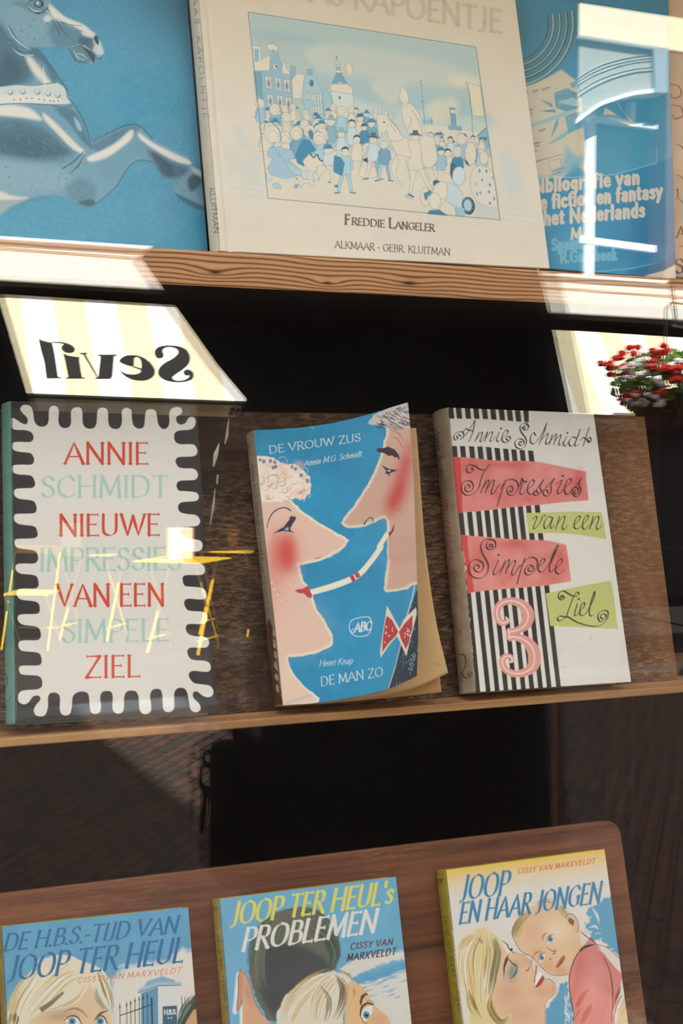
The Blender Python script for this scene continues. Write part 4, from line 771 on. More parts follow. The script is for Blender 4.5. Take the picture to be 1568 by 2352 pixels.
def art_jong(cv):
    j = Z(980, 1940, 3.2); rg = random.Random(13); cv.mottle(.04, 30, 73)
    sky_fade(cv, j([(140, 185)])[0], j([(1280, 35)])[0], 74, 'e3bd4c')
    bl = '5c9fc0'
    cv.poly(j('1345,368 1250,440 1190,470 1172,510 1200,560 1172,600 1205,640 1185,682 1290,700 1345,765 1440,835 1500,820 1420,400'), bl, 2.5, wob=7)
    for q in ('1215,465 1250,520 1265,575', '1195,610 1235,600 1260,620', '1210,530 1180,545 1165,575', '1240,655 1275,650'): cv.line(j(q), (2, 6, 2), 'dcd6cc', True, 2)
    for k in range(12): cv.dot(*j([(rg.uniform(1150, 1220), rg.uniform(540, 690))])[0], rg.uniform(.8, 2), bl)
    cv.poly(j('1030,998 985,1020 970,1085 905,1170 872,1222 866,3200 1090,3200 1068,1180 1045,1100'), bl, 2.5, wob=5)
    for k in range(30): x = rg.uniform(1010, 1050); y = rg.uniform(1080, 1300); cv.line(j([(x, y), (x+6, y+24)]), 2.2, 'd5dde0', soft=2, a=.8)
    ye, wh, ol, dk = 'd9b96c', 'ebe5d8', '8a8058', '5d594a'
    # woman
    cv.poly(j('540,720 590,800 640,790 720,812 765,852 780,905 803,945 790,1000 800,1052 870,992 940,1022 957,1052 932,1102 872,1162 866,3200 400,3200 480,1200 500,1060'), 'deb896', 2.5)
    for x, y, rx, ry, c_, a_ in ((600, 1090, 28, 22, 'd39478', .55), (860, 1080, 22, 14, 'd39478', .55), (740, 860, 18, 12, 'cf9a7c', .5), (700, 1240, 40, 20, 'cf9a7c', .45), (930, 1060, 6, 18, 'c98f74', .5)): cv.blob(*j([(x, y)])[0], rx, ry, c_, a_)
    cv.poly(j('222,745 258,690 320,648 372,618 420,608 482,648 532,690 548,762 532,880 512,1000 492,1080 482,1160 505,1222 565,1272 615,1240 628,1262 600,1310 560,3200 340,3200 310,1200 270,1000 232,850'), 'dcc892', 2.5, wob=2)
    streaks(cv, j, (('380,640 300,800 300,1000 360,1250', 60, 60, (ye, wh, wh, 'c9a862', ol), 4.2), ('430,640 450,800 430,980 420,1200', 46, 50, (wh, ye, 'd9c48f', ol), 4), ('490,690 520,800 490,960 460,1130', 46, 26, (dk, ol, '6f6850', 'b9ad8a'), 3.8), ('480,1100 470,1200 540,1300 620,1260', 34, 26, (dk, ol, 'c9a862'), 3.4), ('360,650 280,710 235,780', 30, 26, (ye, wh, ol), 3.4), ('370,680 400,720 420,700', 8, 14, ('a3715a', ol), 2), ('300,1050 330,1180 400,1310', 24, 30, (ol, 'a98f54', dk, ye), 3.2)), rg)
    cv.blob(*j([(630, 930)])[0], 11, 22, '4f8288', .75, 14); cv.line(j('600,842 630,875 660,895 655,940'), (2, 3, 2), '5c3f34', True); cv.poly(j('566,1000 560,900 575,840 600,806 596,850 574,905'), '4a3c34', 1.8); cv.line(j('615,985 650,950 662,905'), (1.5, 4, 1.5), '2f5a60', True)
    cv.line(j('550,705 585,730 605,765 635,795'), (1, 3, 2), '453c36', True); cv.dot(*j([(622, 770)])[0], 3, '2c2a2a')
    cv.line(j('640,790 720,812 760,805 772,850 745,930'), (1, 1.6, 1), 'a87058', True); cv.line(j('730,930 750,915'), 2.4, '9c5a48'); cv.line(j('805,890 800,950 790,1010'), 3, 'b04a40', True)
    cv.poly(j('795,1020 800,960 825,935 845,950 830,985 805,1030'), 'ece8e0', 1.5); cv.poly(j('798,1054 805,1030 832,985 858,962 866,990 845,1025 820,1046'), 'bd5048', 1.5); cv.line(j('800,1050 835,1000 850,965'), 1.6, '3a2424', True); cv.line(j('866,985 900,992 945,1025'), (1, 2, 1), '8a5a48', True)
    cv.line(j('956,1055 930,1105 872,1165 866,1330'), 1.5, 'c08a70', True)
    # child
    cv.poly(j('760,460 850,420 950,440 1012,480 1045,505 1100,548 1117,612 1130,700 1142,780 1092,820 1062,880 1042,952 980,962 920,955 860,920 800,852 770,820 700,790 650,720 630,640 650,570 690,510'), 'dfbc98', 3)
    for x, y, rx, ry, c_, a_ in ((950, 640, 30, 24, 'ecd8bc', .8), (990, 930, 20, 12, 'd08a6c', .55), (820, 790, 16, 10, 'cc9678', .45), (1060, 740, 20, 22, 'd9c08c', .6), (780, 640, 26, 30, 'd9a684', .5), (890, 890, 16, 14, 'd08a6c', .4)): cv.blob(*j([(x, y)])[0], rx, ry, c_, a_)
    streaks(cv, j, (('760,500 690,570 655,650 660,700', 46, 34, ('a08a5c', '857348', 'c0aa7c', 'd0b98c'), 2.6), ('960,440 1000,500 1030,540', 30, 30, ('b09a68', '8f7c50', 'c8b488'), 2.4), ('800,440 860,410 940,430', 26, 16, ('c0aa7c', 'a89264'), 2.2)), rg)
    cv.poly(j('1018,545 1030,512 1052,504 1100,548 1117,605 1108,640 1085,640 1070,600 1040,580'), 'd9b490', 1.8); cv.poly(j('1035,555 1050,535 1085,560 1075,600 1055,585'), '7d6042', 2); cv.line(j('1020,545 1040,508 1085,525 1115,590 1105,645'), 1.5, '6f5a44', True)
    for x, y, s_ in ((908, 695, 1), (846, 832, .85)):
        cv.poly(j([(x-30*s_, y+24), (x-10, y-22), (x+22, y-34), (x+14, y+14), (x-10, y+32)]), 'd9dcd6', 1.8, 1, True); cv.dot(*j([(x, y)])[0], 5.4*s_, '5d93b4', 7*s_); cv.dot(*j([(x, y+2)])[0], 2.4*s_, '26343e'); cv.line(j([(x-28*s_, y+22), (x-8, y-24), (x+24, y-36)]), (1, 2.6, 1), '5a4838', True)
    cv.line(j('848,700 858,668 888,645'), (2, 4, 1), '8d6c4c', True, 2, .8); cv.line(j('780,830 800,795 840,785'), (1, 3.5, 1), '9a7654', True, 2, .8)
    cv.line(j('880,750 925,785 945,775 940,800'), (1, 2.4, 2), '8a5c48', True); cv.dot(*j([(908, 842)])[0], 2, '7a4a3c'); cv.line(j('925,805 935,800'), 2.2, '7a4a3c')
    cv.poly(j('948,898 968,855 1004,812 1016,838 992,880 958,908'), 'b56a58', 1.6, 1, True); cv.poly(j('952,896 985,862 1010,826 990,866'), '43302c', 1.4)
    cv.line(j('632,600 634,680 690,780 770,822 800,852'), 1.5, '7d6752', True); cv.line(j('800,852 860,920 920,956 985,962 1042,952'), 1.8, 'b07a5c', True); cv.line(j('1120,630 1160,665 1250,735'), (1, 2.4, 1), '5d5a54', True)
    # red jacket
    cv.poly(j('1150,750 1190,690 1242,730 1300,790 1380,870 1442,920 1462,1000 1425,1100 1382,1230 1350,3200 1078,3200 1078,1240 1052,1100 1046,980 1070,880 1102,810'), 'd2807a', 2.2)
    cv.blob(*j([(1130, 900)])[0], 14, 50, 'c86a58', .5, 10); cv.blob(*j([(1250, 1000)])[0], 26, 46, 'da918c', .6); cv.blob(*j([(1300, 830)])[0], 30, 10, 'cc6c60', .5, 40)
    for q in ('1090,1200 1120,1120 1190,1055 1180,1085 1130,1170', '1130,1320 1160,1220 1210,1175 1190,1260', '1085,1290 1100,1240 1130,1210'): cv.poly(j(q), 'c2573f', 3, .85, True)
    cv.poly(j('1255,765 1290,770 1380,850 1445,930 1440,960 1380,900 1300,800'), 'ddd5cb', 3, .95); cv.poly(j('1430,990 1470,1040 1440,1130 1385,1235 1362,1260 1400,1150'), 'e0d8ce', 3, .95); cv.poly(j('1368,1200 1385,1110 1425,1030 1420,1090'), '8a4444', 2, .9)
    cv.poly(j('1490,1070 1400,1250 1350,3200 1620,3200 1560,1150'), 'd8c29c', 2)
    for q in ('1500,1120 1430,1250', '1530,1160 1470,1300', '1480,1080 1410,1220'): cv.line(j(q), 3, 'c0a678', soft=3, a=.8)
    ik = '3a2e2e'
    cv.line(j('1150,750 1100,815 1066,890 1046,985 1052,1100 1078,1240 1070,1330'), (2, 2.6, 1.6), ik, True); cv.line(j('1300,830 1340,920 1362,1040 1365,1170 1355,1300'), (1.4, 2.6, 1.6), ik, True); cv.poly(j('1120,775 1150,745 1200,732 1240,735 1190,752 1150,768 1130,790'), ik, 2); cv.line(j('1190,688 1215,700 1250,738'), (2, 3, 1), ik, True); cv.line(j('1250,735 1330,760 1430,850'), 1.6, '4f6878', True); cv.line(j('1380,1240 1400,1170 1430,1110'), 2, ik, True)
    tb = '3f82aa'
    cv.text('JOOP', j([(245, 405)])[0], j([(590, 366)])[0], 53, tb, (.04, .14), .24, .09); cv.text('EN HAAR JONGEN', j([(236, 582)])[0], j([(1268, 424)])[0], 46, tb, (.04, .15), .24, .09); cv.text('CISSY VAN MARXVELDT', j([(668, 216)])[0], j([(1234, 137)])[0], 11.5, 'c96630', (.12, .17), .22, 0, track=24)
    for q in ('1190,45 1250,90 1300,130', '1240,330 1300,300', '700,360 760,440'): cv.line(j(q), 1, 'b09a6c', a=.5)
    cv.c *= cv.g
def spine_prob(cv):
    cv.mottle(.2, 12, 81); cv.text('Joop ter Heuls problemen', (496, 2145), (530, 2420), 8.5, '5d4a1e', (.1, .14), 0, 0, up=(1, -.1)); cv.poly([(480, 2082), (500, 2080), (501, 2092), (482, 2095)], '8a7c3c', 2)
def spine_jong(cv):
    cv.mottle(.12, 16, 82); cv.text('Joop en haar jongen - C', (1017, 2102), (1060, 2372), 10, '5d5218', (.1, .13), 0, 0, up=(1, -.12)); cv.text('M 87', (999, 2030), (1016, 2027), 9, '3f3a18', (.14, .2), 0, 0)
lowbook('paperback with blue cover, blond girl and a school gate, leftmost of bottom row', (1, 2129), (432, 2084), art_hbs, '5fa0c0', spine_prob, 'a08a3c')
lowbook('paperback with blue cover and yellow title showing the back of a dark head', (501, 2066), (909, 2014), art_prob, '6caac8', spine_prob, 'a8903a')
lowbook('paperback with yellow and white cover, woman kissing a child in red', (1021, 1999), (1388, 1950.5), art_jong, 'dcd6cc', spine_jong, 'a08e30')
# ---- the top shelf: four big books
def art_horse(cv):
    k = Z(0, 0, 3.2); k2 = Z(0, 0, 2); rg = random.Random(21)
    w = (slice(None), slice(None)); n = vnoise(cv.X, cv.Y, 160, 91, 2); cv.put(w, np.clip((n-.45)*2.2, 0, 1)*.45, '357f9a'); cv.mottle(.16, 3.2, 92)
    cv.blob(430, -10, 150, 110, '1f5a6c', .8, 20); cv.blob(470, 320, 26, 300, '2c7792', .5)
    H = k2('-60,-60 230,-20 240,25 300,78 380,110 430,150 452,190 476,238 478,270 440,266 436,295 400,286 350,290 330,262 330,222 250,215 190,216 150,235 190,262 225,305 262,360 292,420 330,470 368,540 400,600 420,650 520,602 580,573 640,580 700,640 780,680 860,715 880,762 960,800 970,965 860,920 805,882 800,850 850,815 800,832 760,826 740,800 720,760 680,735 620,740 570,790 530,862 440,937 410,952 370,940 290,902 250,890 150,912 80,922 -60,990')
    cv.poly(H, '719db0', 2.5)
    def sh(s, c, soft=10, a=.9, kk=k2, curve=True): cv.poly(kk(s), c, soft, a, curve)
    D, M, L, W = '2c5768', '4b7c90', 'a9c4cb', 'e0ddd2'
    # neck, chest and barrel tones
    sh('-20,120 60,160 120,250 160,300 120,390 -20,400', '3b6577', 22, .85); sh('20,250 80,280 110,330 60,385 -20,390', D, 20, .8)
    sh('100,215 165,240 190,300 260,370 300,410 240,400 150,270', '4a7385', 10, .8); sh('120,265 150,270 215,350 240,395 205,385 150,330', W, 10, .9)
    sh('-20,560 90,545 230,600 330,690 310,720 200,740 60,740 -20,700', '37667a', 26, .85); sh('-20,640 120,610 240,660 300,710 180,730 60,720', D, 22, .5)
    sh('-20,488 60,482 140,500 185,540 180,552 100,540 -20,525', W, 8, .95); sh('200,520 250,560 310,620 360,670 385,690 380,705 330,680 260,610 205,550', W, 7, .95)
    sh('255,500 330,500 380,570 405,640 410,675 370,640 320,570', '3f7185', 9, .85); sh('340,540 365,565 375,600 355,590', L, 6, .8)
    sh('-20,740 150,745 300,790 330,860 240,885 100,890 -20,930', '86aab6', 26, .8); sh('-20,880 60,900 130,910 60,945 -20,985', 'd9d6ca', 8, .9); sh('-20,925 90,915 250,895 120,935 -20,985', '5a8698', 6, .6)
    # harness
    cv.poly(k('-20,640 120,620 250,625 420,608 470,640 500,700 520,755 480,775 300,765 120,762 -20,770'), 'c9d2d0', 4); cv.poly(k('-20,700 150,690 320,700 430,720 480,755 300,755 -20,762'), W, 8, .85)
    cv.line(k('-20,638 120,622 250,627 415,605'), 2, '3f6e80', True); cv.line(k('-20,768 160,760 380,770 530,770'), 2.2, '3f6e80', True); cv.line(k('380,778 460,788 535,780'), 1.6, '335f70', True)
    for x, y in ((75, 678), (168, 674), (276, 676), (355, 688), (425, 700)): cv.dot(*k([(x, y)])[0], 6.4, '4d7f92'); cv.dot(*k([(x-3, y-1)])[0], 4.6, 'c4cfcf'); cv.line(k([(x-14, y-8), (x, y-16), (x+14, y-6)]), 1.6, 'e8e6de', True)
    for x, y in ((195, 722), (235, 722), (285, 730), (325, 733), (367, 740), (392, 743), (428, 741), (150, 730), (105, 733)): cv.dot(*k([(x, y)])[0], 1.7, '2f5a6b')
    cv.line(k('318,500 325,560 330,670'), 1.4, 'efece4'); cv.line(k('300,385 360,470 440,580 490,660 500,720 545,770 610,880 650,1000 665,1080'), (3, 4, 3, 4), '2f5f72', True, 3, .8)
    # head
    sh('40,30 200,10 215,60 200,160 130,200 60,170 20,100', '7ea3b0', 20, .8); cv.poly(k2('228,20 300,78 380,112 425,150 400,150 330,120 285,100 250,90 232,60'), W, 6, .95, True)
    sh('250,90 330,130 400,160 420,200 330,215 260,215 225,150', '4f7d90', 12, .8); cv.poly(k('90,20 200,10 310,30 330,90 270,105 215,80'), '55808f', 8, .7, True)
    cv.dot(*k([(285, 28)])[0], 12, '24485a', 9); cv.dot(*k([(280, 26)])[0], 7, '5f8c9c'); cv.dot(*k([(276, 22)])[0], 2.5, 'dfe2dc')
    for q, wd in (('205,30 225,70 270,95 320,85 350,50', 3.4), ('215,55 245,85 290,105', 2), ('200,15 260,-5 330,0', 4)): cv.line(k(q), (1.2, wd, 1.4), '234454', True, 1.8)
    cv.line(k('210,45 250,80 300,82'), (1, 3, 1), 'c6d3d3', True, 2); cv.line(k('340,60 370,110 420,150 510,180 600,190'), (3, 2, 1), '2a4f60', True, 2); cv.line(k('345,75 380,125 440,160'), 1.6, 'd3dad6', True, 2)
    for q in ('420,150 450,210 510,275', '390,150 430,230 440,270', '520,180 580,240', '60,180 110,270 180,340 250,370', '70,190 120,285 190,352'): cv.line(k(q), (1, 2.4, 1), '315a6b', True, 2)
    for q in ('55,195 100,270 170,335 230,365', '60,310 120,380 180,410 245,405'): cv.line(k(q), (1, 3, 1.2), 'b9cdd0', True, 2)
    cv.line(k('65,320 130,375 240,385'), 2, '2a5062', True, 2); cv.poly(k('210,350 280,345 310,400 400,520 430,590 390,590 330,480 250,400'), '3a6376', 6, .75)
    sh('600,235 660,230 700,250 680,275 620,265', W, 6, .85, k); sh('680,300 730,300 760,390 720,400 680,370', 'c9d2cf', 7, .9, k); cv.poly(k('690,270 712,265 725,300 722,330 700,310'), '1f4252', 3, 1, True)
    sh('590,270 680,290 690,350 640,380 580,330', '3a6072', 8, .85, k); sh('520,340 600,330 690,380 700,430 620,460 545,440', '557f8f', 6, .9, k); cv.poly(k('600,340 660,370 700,410 692,470 672,440 640,390'), '1f4050', 3, .95)
    for q in ('540,370 570,420 620,440', '560,390 600,400 640,430', '530,340 600,330 660,365'): cv.line(k(q), (1, 2.6, 1), 'b5c9cc', True, 2)
    for q in ('500,350 530,400 560,450 640,462', '640,300 600,330 540,335', '760,400 740,430 700,430'): cv.line(k(q), (1, 2.6, 1), '264a5a', True, 2)
    sh('330,118 360,110 380,140 350,160 320,150', 'd3dbd8', 7, .8, k)
    # foreleg
    sh('420,665 520,610 600,575 640,585 600,620 500,690 430,690', '4d7c8f', 8, .85); sh('405,720 470,690 540,650 590,605 612,600 600,640 540,690 470,735 410,740', W, 7, .95); sh('640,612 700,655 790,700 865,735 872,755 820,745 730,700 645,640', W, 6, .95)
    sh('440,750 540,710 620,650 700,690 760,740 700,740 620,730 560,790 500,850', '6a97aa', 14, .8); sh('680,690 780,740 860,770 840,810 790,820 740,790', '35596a', 12, .8); sh('700,700 770,740 800,800 760,820 735,780', '2a4b5a', 9, .6)
    sh('880,768 945,800 950,830 900,800', 'b5cacd', 7, .9); sh('800,850 845,815 870,850 850,890 815,890', '6f9aa8', 7, .9); sh('895,850 940,840 960,930 910,910', '5f8c9b', 7, .9); sh('860,830 890,800 930,830 880,880', '27495a', 8, .85)
    sh('810,890 900,930 960,960 965,975 880,950 820,910', '3b6473', 5, .9); cv.line(k2('420,652 520,602 585,573 640,578 700,638'), (2, 3, 2), '2f5f72', True, 2.5); cv.line(k2('440,935 530,860 575,788 625,740 690,740 725,765 750,815'), (2, 2.6, 2), '35697c', True, 3)
    cv.line(k2('285,775 340,740 385,695'), (2, 3, 2), '274f60', True); cv.line(k2('315,800 360,760 385,710'), (1, 3, 1), '274f60', True); cv.line(k2('485,630 488,600'), 1.5, '3f6d7f'); cv.line(k2('522,650 524,612'), 1.5, '3f6d7f')
    sh('300,860 380,820 440,870 410,945 340,930', '5c8394', 16, .8); sh('360,930 410,950 440,935 420,915', '2f5566', 6, .8)
    for t in range(230):
        x, y = rg.uniform(0, 400), rg.uniform(560, 900)
        if x > 330 and y < 740: continue
        cv.line(k2([(x, y), (x+rg.uniform(6, 22), y+rg.uniform(6, 20))]), (.4, .9, .4), rg.choice(['9fbcc4', '4a7384', '86aab6']), a=.55)
    for t in range(60):
        x, y = rg.choice([(rg.uniform(10, 430), rg.uniform(720, 935)), (rg.uniform(60, 220), rg.uniform(40, 200)), (rg.uniform(800, 950), rg.uniform(820, 940))]); cv.dot(*k2([(x, y)])[0], rg.uniform(.6, 1.9), '2f5262', a=.8)
    for y in range(480, 640, 18): cv.line([(5, y-40), (9, y-22)], 1, 'a9c4cb', a=.0)
    cv.c *= cv.g
def art_parade(cv):
    rg = random.Random(22); cv.mottle(.025, 40, 93); n, r, k2 = Z(560, 90, 5.058), Z(850, 90, 5.058), Z(0, 0, 2)
    w = (slice(None), slice(None)); cv.put(w, np.clip((330-cv.Y+(cv.X-800)*.12)/420, 0, 1)*.55*(.75+.5*vnoise(cv.X, cv.Y, 90, 7)), 'cbb183')   # tan tint, mottled, stronger towards the top
    cv.text('KLAAS-KAPOENTJE', (598, -18), (1152, 75), 50, 'b0a48a', (.14, .2), 0, 0, 10, soft=2.5, a=.6)
    fr = [(570, 28), (1092, 108), (1148, 505), (615, 455)]
    for cx, cy, rx, ry in ((548, 300, 14, 18), (532, 370, 16, 30), (580, 390, 26, 40), (560, 330, 12, 12), (1170, 400, 24, 40), (1185, 430, 22, 34), (1160, 365, 12, 16)): cv.blob(cx, cy, rx, ry, 'b9c8c6', .5)
    for y in (418, 432, 446): cv.line([(530, y), (612, y+7)], 5, 'c3c9c2', soft=4, a=.45); cv.line([(1150, y+58), (1222, y+66)], 5, 'c3c9c2', soft=4, a=.45)
    cv.poly(fr, 'd6ceba', 1)
    sky = [(570, 28), (1092, 108), (1128, 360), (600, 330)]; cv.poly(sky, 'a9bcb6', 10, .95)
    for q, c, a in (('700,120 780,100 960,130 1090,170 1100,200 900,190 760,180', 'c6c9b8', .6), ('690,190 800,170 960,210 1110,250 1110,300 800,290', '9fbcc2', .6), ('760,210 860,240 1000,260 1120,280 1125,330 850,330', 'ccd0c2', .6), ('590,70 700,80 720,100 600,95', '94b0b4', .5), ('850,190 930,190 900,240', 'd3ccb4', .6), ('980,240 1040,225 1050,260 1000,280', 'd9cfb2', .7), ('1030,180 1070,175 1110,190 1060,200', 'd9cfae', .8)): cv.poly(P(q), c, 16, a, True)
    B, BL, BD, W, I = '86aebb', 'a9c6cc', '2f83a5', 'd9d0ba', '4f7f92'
    def sh(z, s, c, o=True, curve=False, a=1, soft=1.3):
        p = z(s); cv.poly(p, c, soft, a, curve)
        if o: cv.line(np.vstack([cr(np.array(p), True, 4) if curve else np.array(p), [p[0]]]), .9, I, a=.75)
    # houses and tower
    sh(n, '110,370 300,380 330,120 300,110 270,60 330,45 395,90 400,190 440,300 450,395 535,410 570,820 160,820', '8fb3bd'); sh(n, '95,70 190,90 200,240 300,180 300,360 120,370', W); sh(n, '120,110 175,110 170,260 125,260', B, False); sh(n, '265,95 280,55 340,50 395,90 390,150 340,120 300,130', 'dccfae'); sh(n, '340,285 395,295 390,355 345,345', W); sh(n, '355,300 388,305 385,345', '3f6c80', False)
    sh(n, '440,330 470,240 490,330 530,380 535,410 450,400', W); sh(n, '540,310 600,320 590,470 545,470', B); sh(n, '120,370 200,390 220,700 160,640', '6f9fae')
    for x, y in ((250, 430), (360, 450), (460, 465), (270, 640), (380, 655), (480, 675)): sh(n, [(x, y), (x+68, y+6), (x+74, y+150), (x+8, y+140)], W); cv.line(n([(x+36, y+10), (x+40, y+142)]), 1, I); cv.blob(*n([(x+38, y+80)])[0], 4, 8, '3f6c80', .9)
    sh(n, '560,470 610,400 700,410 720,450 690,540 680,690 570,690', W); sh(n, '670,680 690,500 700,440 735,430 740,350 790,350 800,430 835,440 860,520 905,600 920,800 940,980 760,980 690,720', 'a2c0c6'); sh(n, '735,350 790,350 790,415 740,415', B); cv.dot(*n([(785, 510)])[0], 5, '3f6c80', 8)
    for x, y in ((715, 620), (780, 630), (850, 635), (800, 770), (860, 775)): sh(n, [(x, y), (x+48, y+4), (x+50, y+90), (x+4, y+86)], W); cv.line(n([(x+24, y+4), (x+26, y+88)]), 1.4, I)
    sh(n, '915,600 950,570 1010,660 1040,820 930,900', '9dbcc3'); sh(n, '1010,600 1265,640 1290,900 1330,1060 1060,1000 1040,800', 'ccd2c8'); sh(n, '1000,545 1020,520 1200,520 1255,570 1270,640 1010,600', W); sh(n, '1020,515 1060,420 1075,390 1130,390 1150,430 1205,520 1150,505 1110,485 1080,510', '6f9fb4'); sh(n, '1065,300 1120,300 1132,390 1070,390', W); sh(n, '1055,290 1080,230 1120,290', 'b9cbc6'); cv.line(n('1078,200 1078,240'), 1.6, I); cv.dot(*n([(1078, 205)])[0], 2, I)
    for x in (1080, 1105): cv.line(n([(x, 320), (x+4, 360)]), 2.4, '3f6c80')
    for x, y in ((1113, 680), (1243, 858)): cv.dot(*n([(x, y)])[0], 2, '31566a', 4.4)
    sh(n, '1180,300 1215,260 1255,310 1265,400 1240,410 1215,460', 'dbd0b0'); 
    # harbour
    sh(r, '600,1000 820,1010 930,1030 1350,1100 1360,1250 600,1180', W, False, a=.9, soft=4); sh(r, '920,790 985,800 1000,1000 945,1000', '6f9fb4'); sh(r, '930,820 988,828 990,860 935,855', W, False); sh(r, '910,1000 1055,1015 1060,1060 915,1050', '7fa9b9'); sh(r, '1135,510 1275,545 1325,900 1190,890', 'dbcfad'); sh(r, '585,490 650,495 650,530 590,520', 'dbcfad')
    cv.line(r('588,480 610,720 635,980'), 1.4, '5f97ac'); cv.line(r('590,720 630,730'), 2, '5f97ac'); cv.line(r('1110,490 1150,640 1180,900 1190,1120'), 1.2, I)
    for t in range(26): x = rg.uniform(590, 720); cv.line(r([(x, rg.uniform(900, 960)), (x+4, 985)]), 1.2, '5f9db4', a=.7)
    for t in range(34): x = rg.uniform(0, 340); cv.line(r([(x, rg.uniform(760, 860)), (x+3, rg.uniform(880, 960))]), 1.2, rg.choice(['6fa5ba', 'd0cdbd', '8fb6c2']), a=.7)
    sh(r, '1250,1120 1340,1030 1380,1200 1390,1260 1270,1250', B); cv.line(r('1235,1130 1340,1035'), 2, I); cv.poly(r('1315,1130 1355,1140 1355,1180 1320,1170'), '3f7c98')
    # people
    coats = [B, BL, BD, W, 'c3d2d0', '6f9fb4', '9dbcc8', W]
    def head(z, x, y, s, hat, rnd=True):
        if hat == 'bonnet': cv.dot(*z([(x-2, y-4*s)])[0], s*3.0, W, s*3.4); cv.line(z([(x-2+15*s*math.cos(t), y-4*s+17*s*math.sin(t)) for t in np.linspace(1.2, 6.6, 14)]), .9, I, a=.8)
        cv.dot(*z([(x, y)])[0], s*1.9, 'ded3bb', s*2.2)
        cv.line(z([(x+9.6*s*math.cos(t), y+11*s*math.sin(t)) for t in np.linspace(0, 6.3, 14)]), .8, I, a=.7)
        for dx in (-4, 3): cv.dot(*z([(x+dx*s, y-1)])[0], .7, '31566a')
        cv.line(z([(x-3*s, y+5*s), (x, y+6.5*s), (x+3*s, y+5*s)]), .6, '8a6a5c', a=.7)
        if hat == 'cap': cv.poly(z([(x-11*s, y-5*s), (x-8*s, y-14*s), (x+6*s, y-16*s), (x+12*s, y-6*s)]), rg.choice([BD, B, '3a5f72']), 1.2); cv.line(z([(x-13*s, y-4*s), (x+13*s, y-6*s)]), 1.6, '31485a')
        if hat == 'brim': cv.poly(z([(x-19*s, y-7*s), (x-8*s, y-12*s), (x-6*s, y-20*s), (x+7*s, y-20*s), (x+9*s, y-11*s), (x+19*s, y-5*s), (x, y-6*s)]), rg.choice([W, B, BD, '3a5f72']), 1.2); cv.line(z([(x-19*s, y-7*s), (x, y-5*s), (x+19*s, y-5*s)]), .9, I)
        if hat == 'hair': cv.poly(z([(x-10*s, y), (x-9*s, y-10*s), (x, y-15*s), (x+9*s, y-10*s), (x+10*s, y-2*s), (x+4*s, y-8*s), (x-5*s, y-7*s)]), rg.choice(['7fa5b4', '31485a', 'c9bd9c']), 1.2)
    def body(z, x, y, s, coat, kind):
        if kind == 'skirt': sh(z, [(x-8*s, y+10*s), (x+8*s, y+10*s), (x+20*s, y+30*s), (x+26*s, y+72*s), (x, y+80*s), (x-26*s, y+70*s), (x-18*s, y+30*s)], coat)
        else: sh(z, [(x-9*s, y+10*s), (x+9*s, y+10*s), (x+17*s, y+22*s), (x+14*s, y+58*s), (x-14*s, y+58*s), (x-17*s, y+22*s)], coat)
        for dx in (-13, 13): sh(z, [(x+dx*s, y+16*s), (x+(dx+5)*s, y+18*s), (x+dx*1.6*s, y+44*s), (x+dx*1.1*s, y+46*s)], coat)
        if kind == 'legs':
            for a in (-1, 1): sh(z, [(x+a*2*s, y+56*s), (x+a*13*s, y+56*s), (x+a*20*s, y+98*s), (x+a*13*s, y+100*s)], rg.choice([W, BL, B])); cv.line(z([(x+a*13*s, y+102*s), (x+a*26*s, y+104*s)]), 3, '4a7688')
    rows = [(n, x, y+rg.uniform(-25, 25), rg.uniform(3.2, 4.2)) for x, y in ((190, 740), (360, 840), (490, 910), (610, 960), (720, 1000), (860, 950), (1010, 960), (1130, 870), (1350, 900), (1480, 980), (1250, 1010))]
    rows += [(r, x, y+rg.uniform(-20, 20), rg.uniform(3, 4)) for x, y in ((700, 1120), (770, 1180), (930, 1190), (1060, 1180), (1180, 1210), (1290, 1290), (900, 1330), (820, 1290), (1010, 1310))]
    rows += [(n, x, y+rg.uniform(-20, 20), rg.uniform(4, 4.8)) for x, y in ((250, 1050), (480, 1170), (610, 1130), (870, 1160), (1130, 1110), (1310, 1170), (1500, 1160), (760, 1090))]
    rows = [(n, rg.uniform(180, 1540), rg.uniform(800, 930), rg.uniform(2.4, 3)) for t in range(22)] + [(r, rg.uniform(660, 1330), rg.uniform(1110, 1230), rg.uniform(2.2, 2.8)) for t in range(14)] + rows[:20] + [(n, rg.uniform(200, 1500), rg.uniform(980, 1080), rg.uniform(3, 3.8)) for t in range(12)] + rows[20:]
    for z, x, y, s in rows: body(z, x, y, s, rg.choice(coats), 'coat'); head(z, x, y, s, rg.choice(['bonnet', 'cap', 'brim', 'bonnet', 'hair']))
    # grey horse and rider with a tall pointed hat
    sh(r, '230,1180 330,1100 470,1180 640,1160 760,1260 780,1420 700,1500 560,1480 480,1380 300,1330', W); sh(r, '80,890 190,880 215,930 330,1050 380,1160 240,1180 190,1060 150,1120 100,1120 85,1000', W, curve=True); cv.dot(*r([(160, 965)])[0], 2.2, '31485a'); cv.dot(*r([(130, 1100)])[0], 1.6, '4a7688'); sh(r, '160,880 170,810 210,880', W)
    for q in ('215,910 300,1000 360,1120', '240,930 330,1060', '230,980 300,1080'): cv.line(r(q), 1, I, True, a=.7)
    for q in ('300,1330 240,1460 250,1560 320,1680 370,1690 330,1640 290,1540 330,1440', '400,1380 440,1520 460,1620 430,1480', '620,1480 640,1560 700,1640 660,1520', '720,1480 790,1560 770,1640 740,1560'): sh(r, q, W)
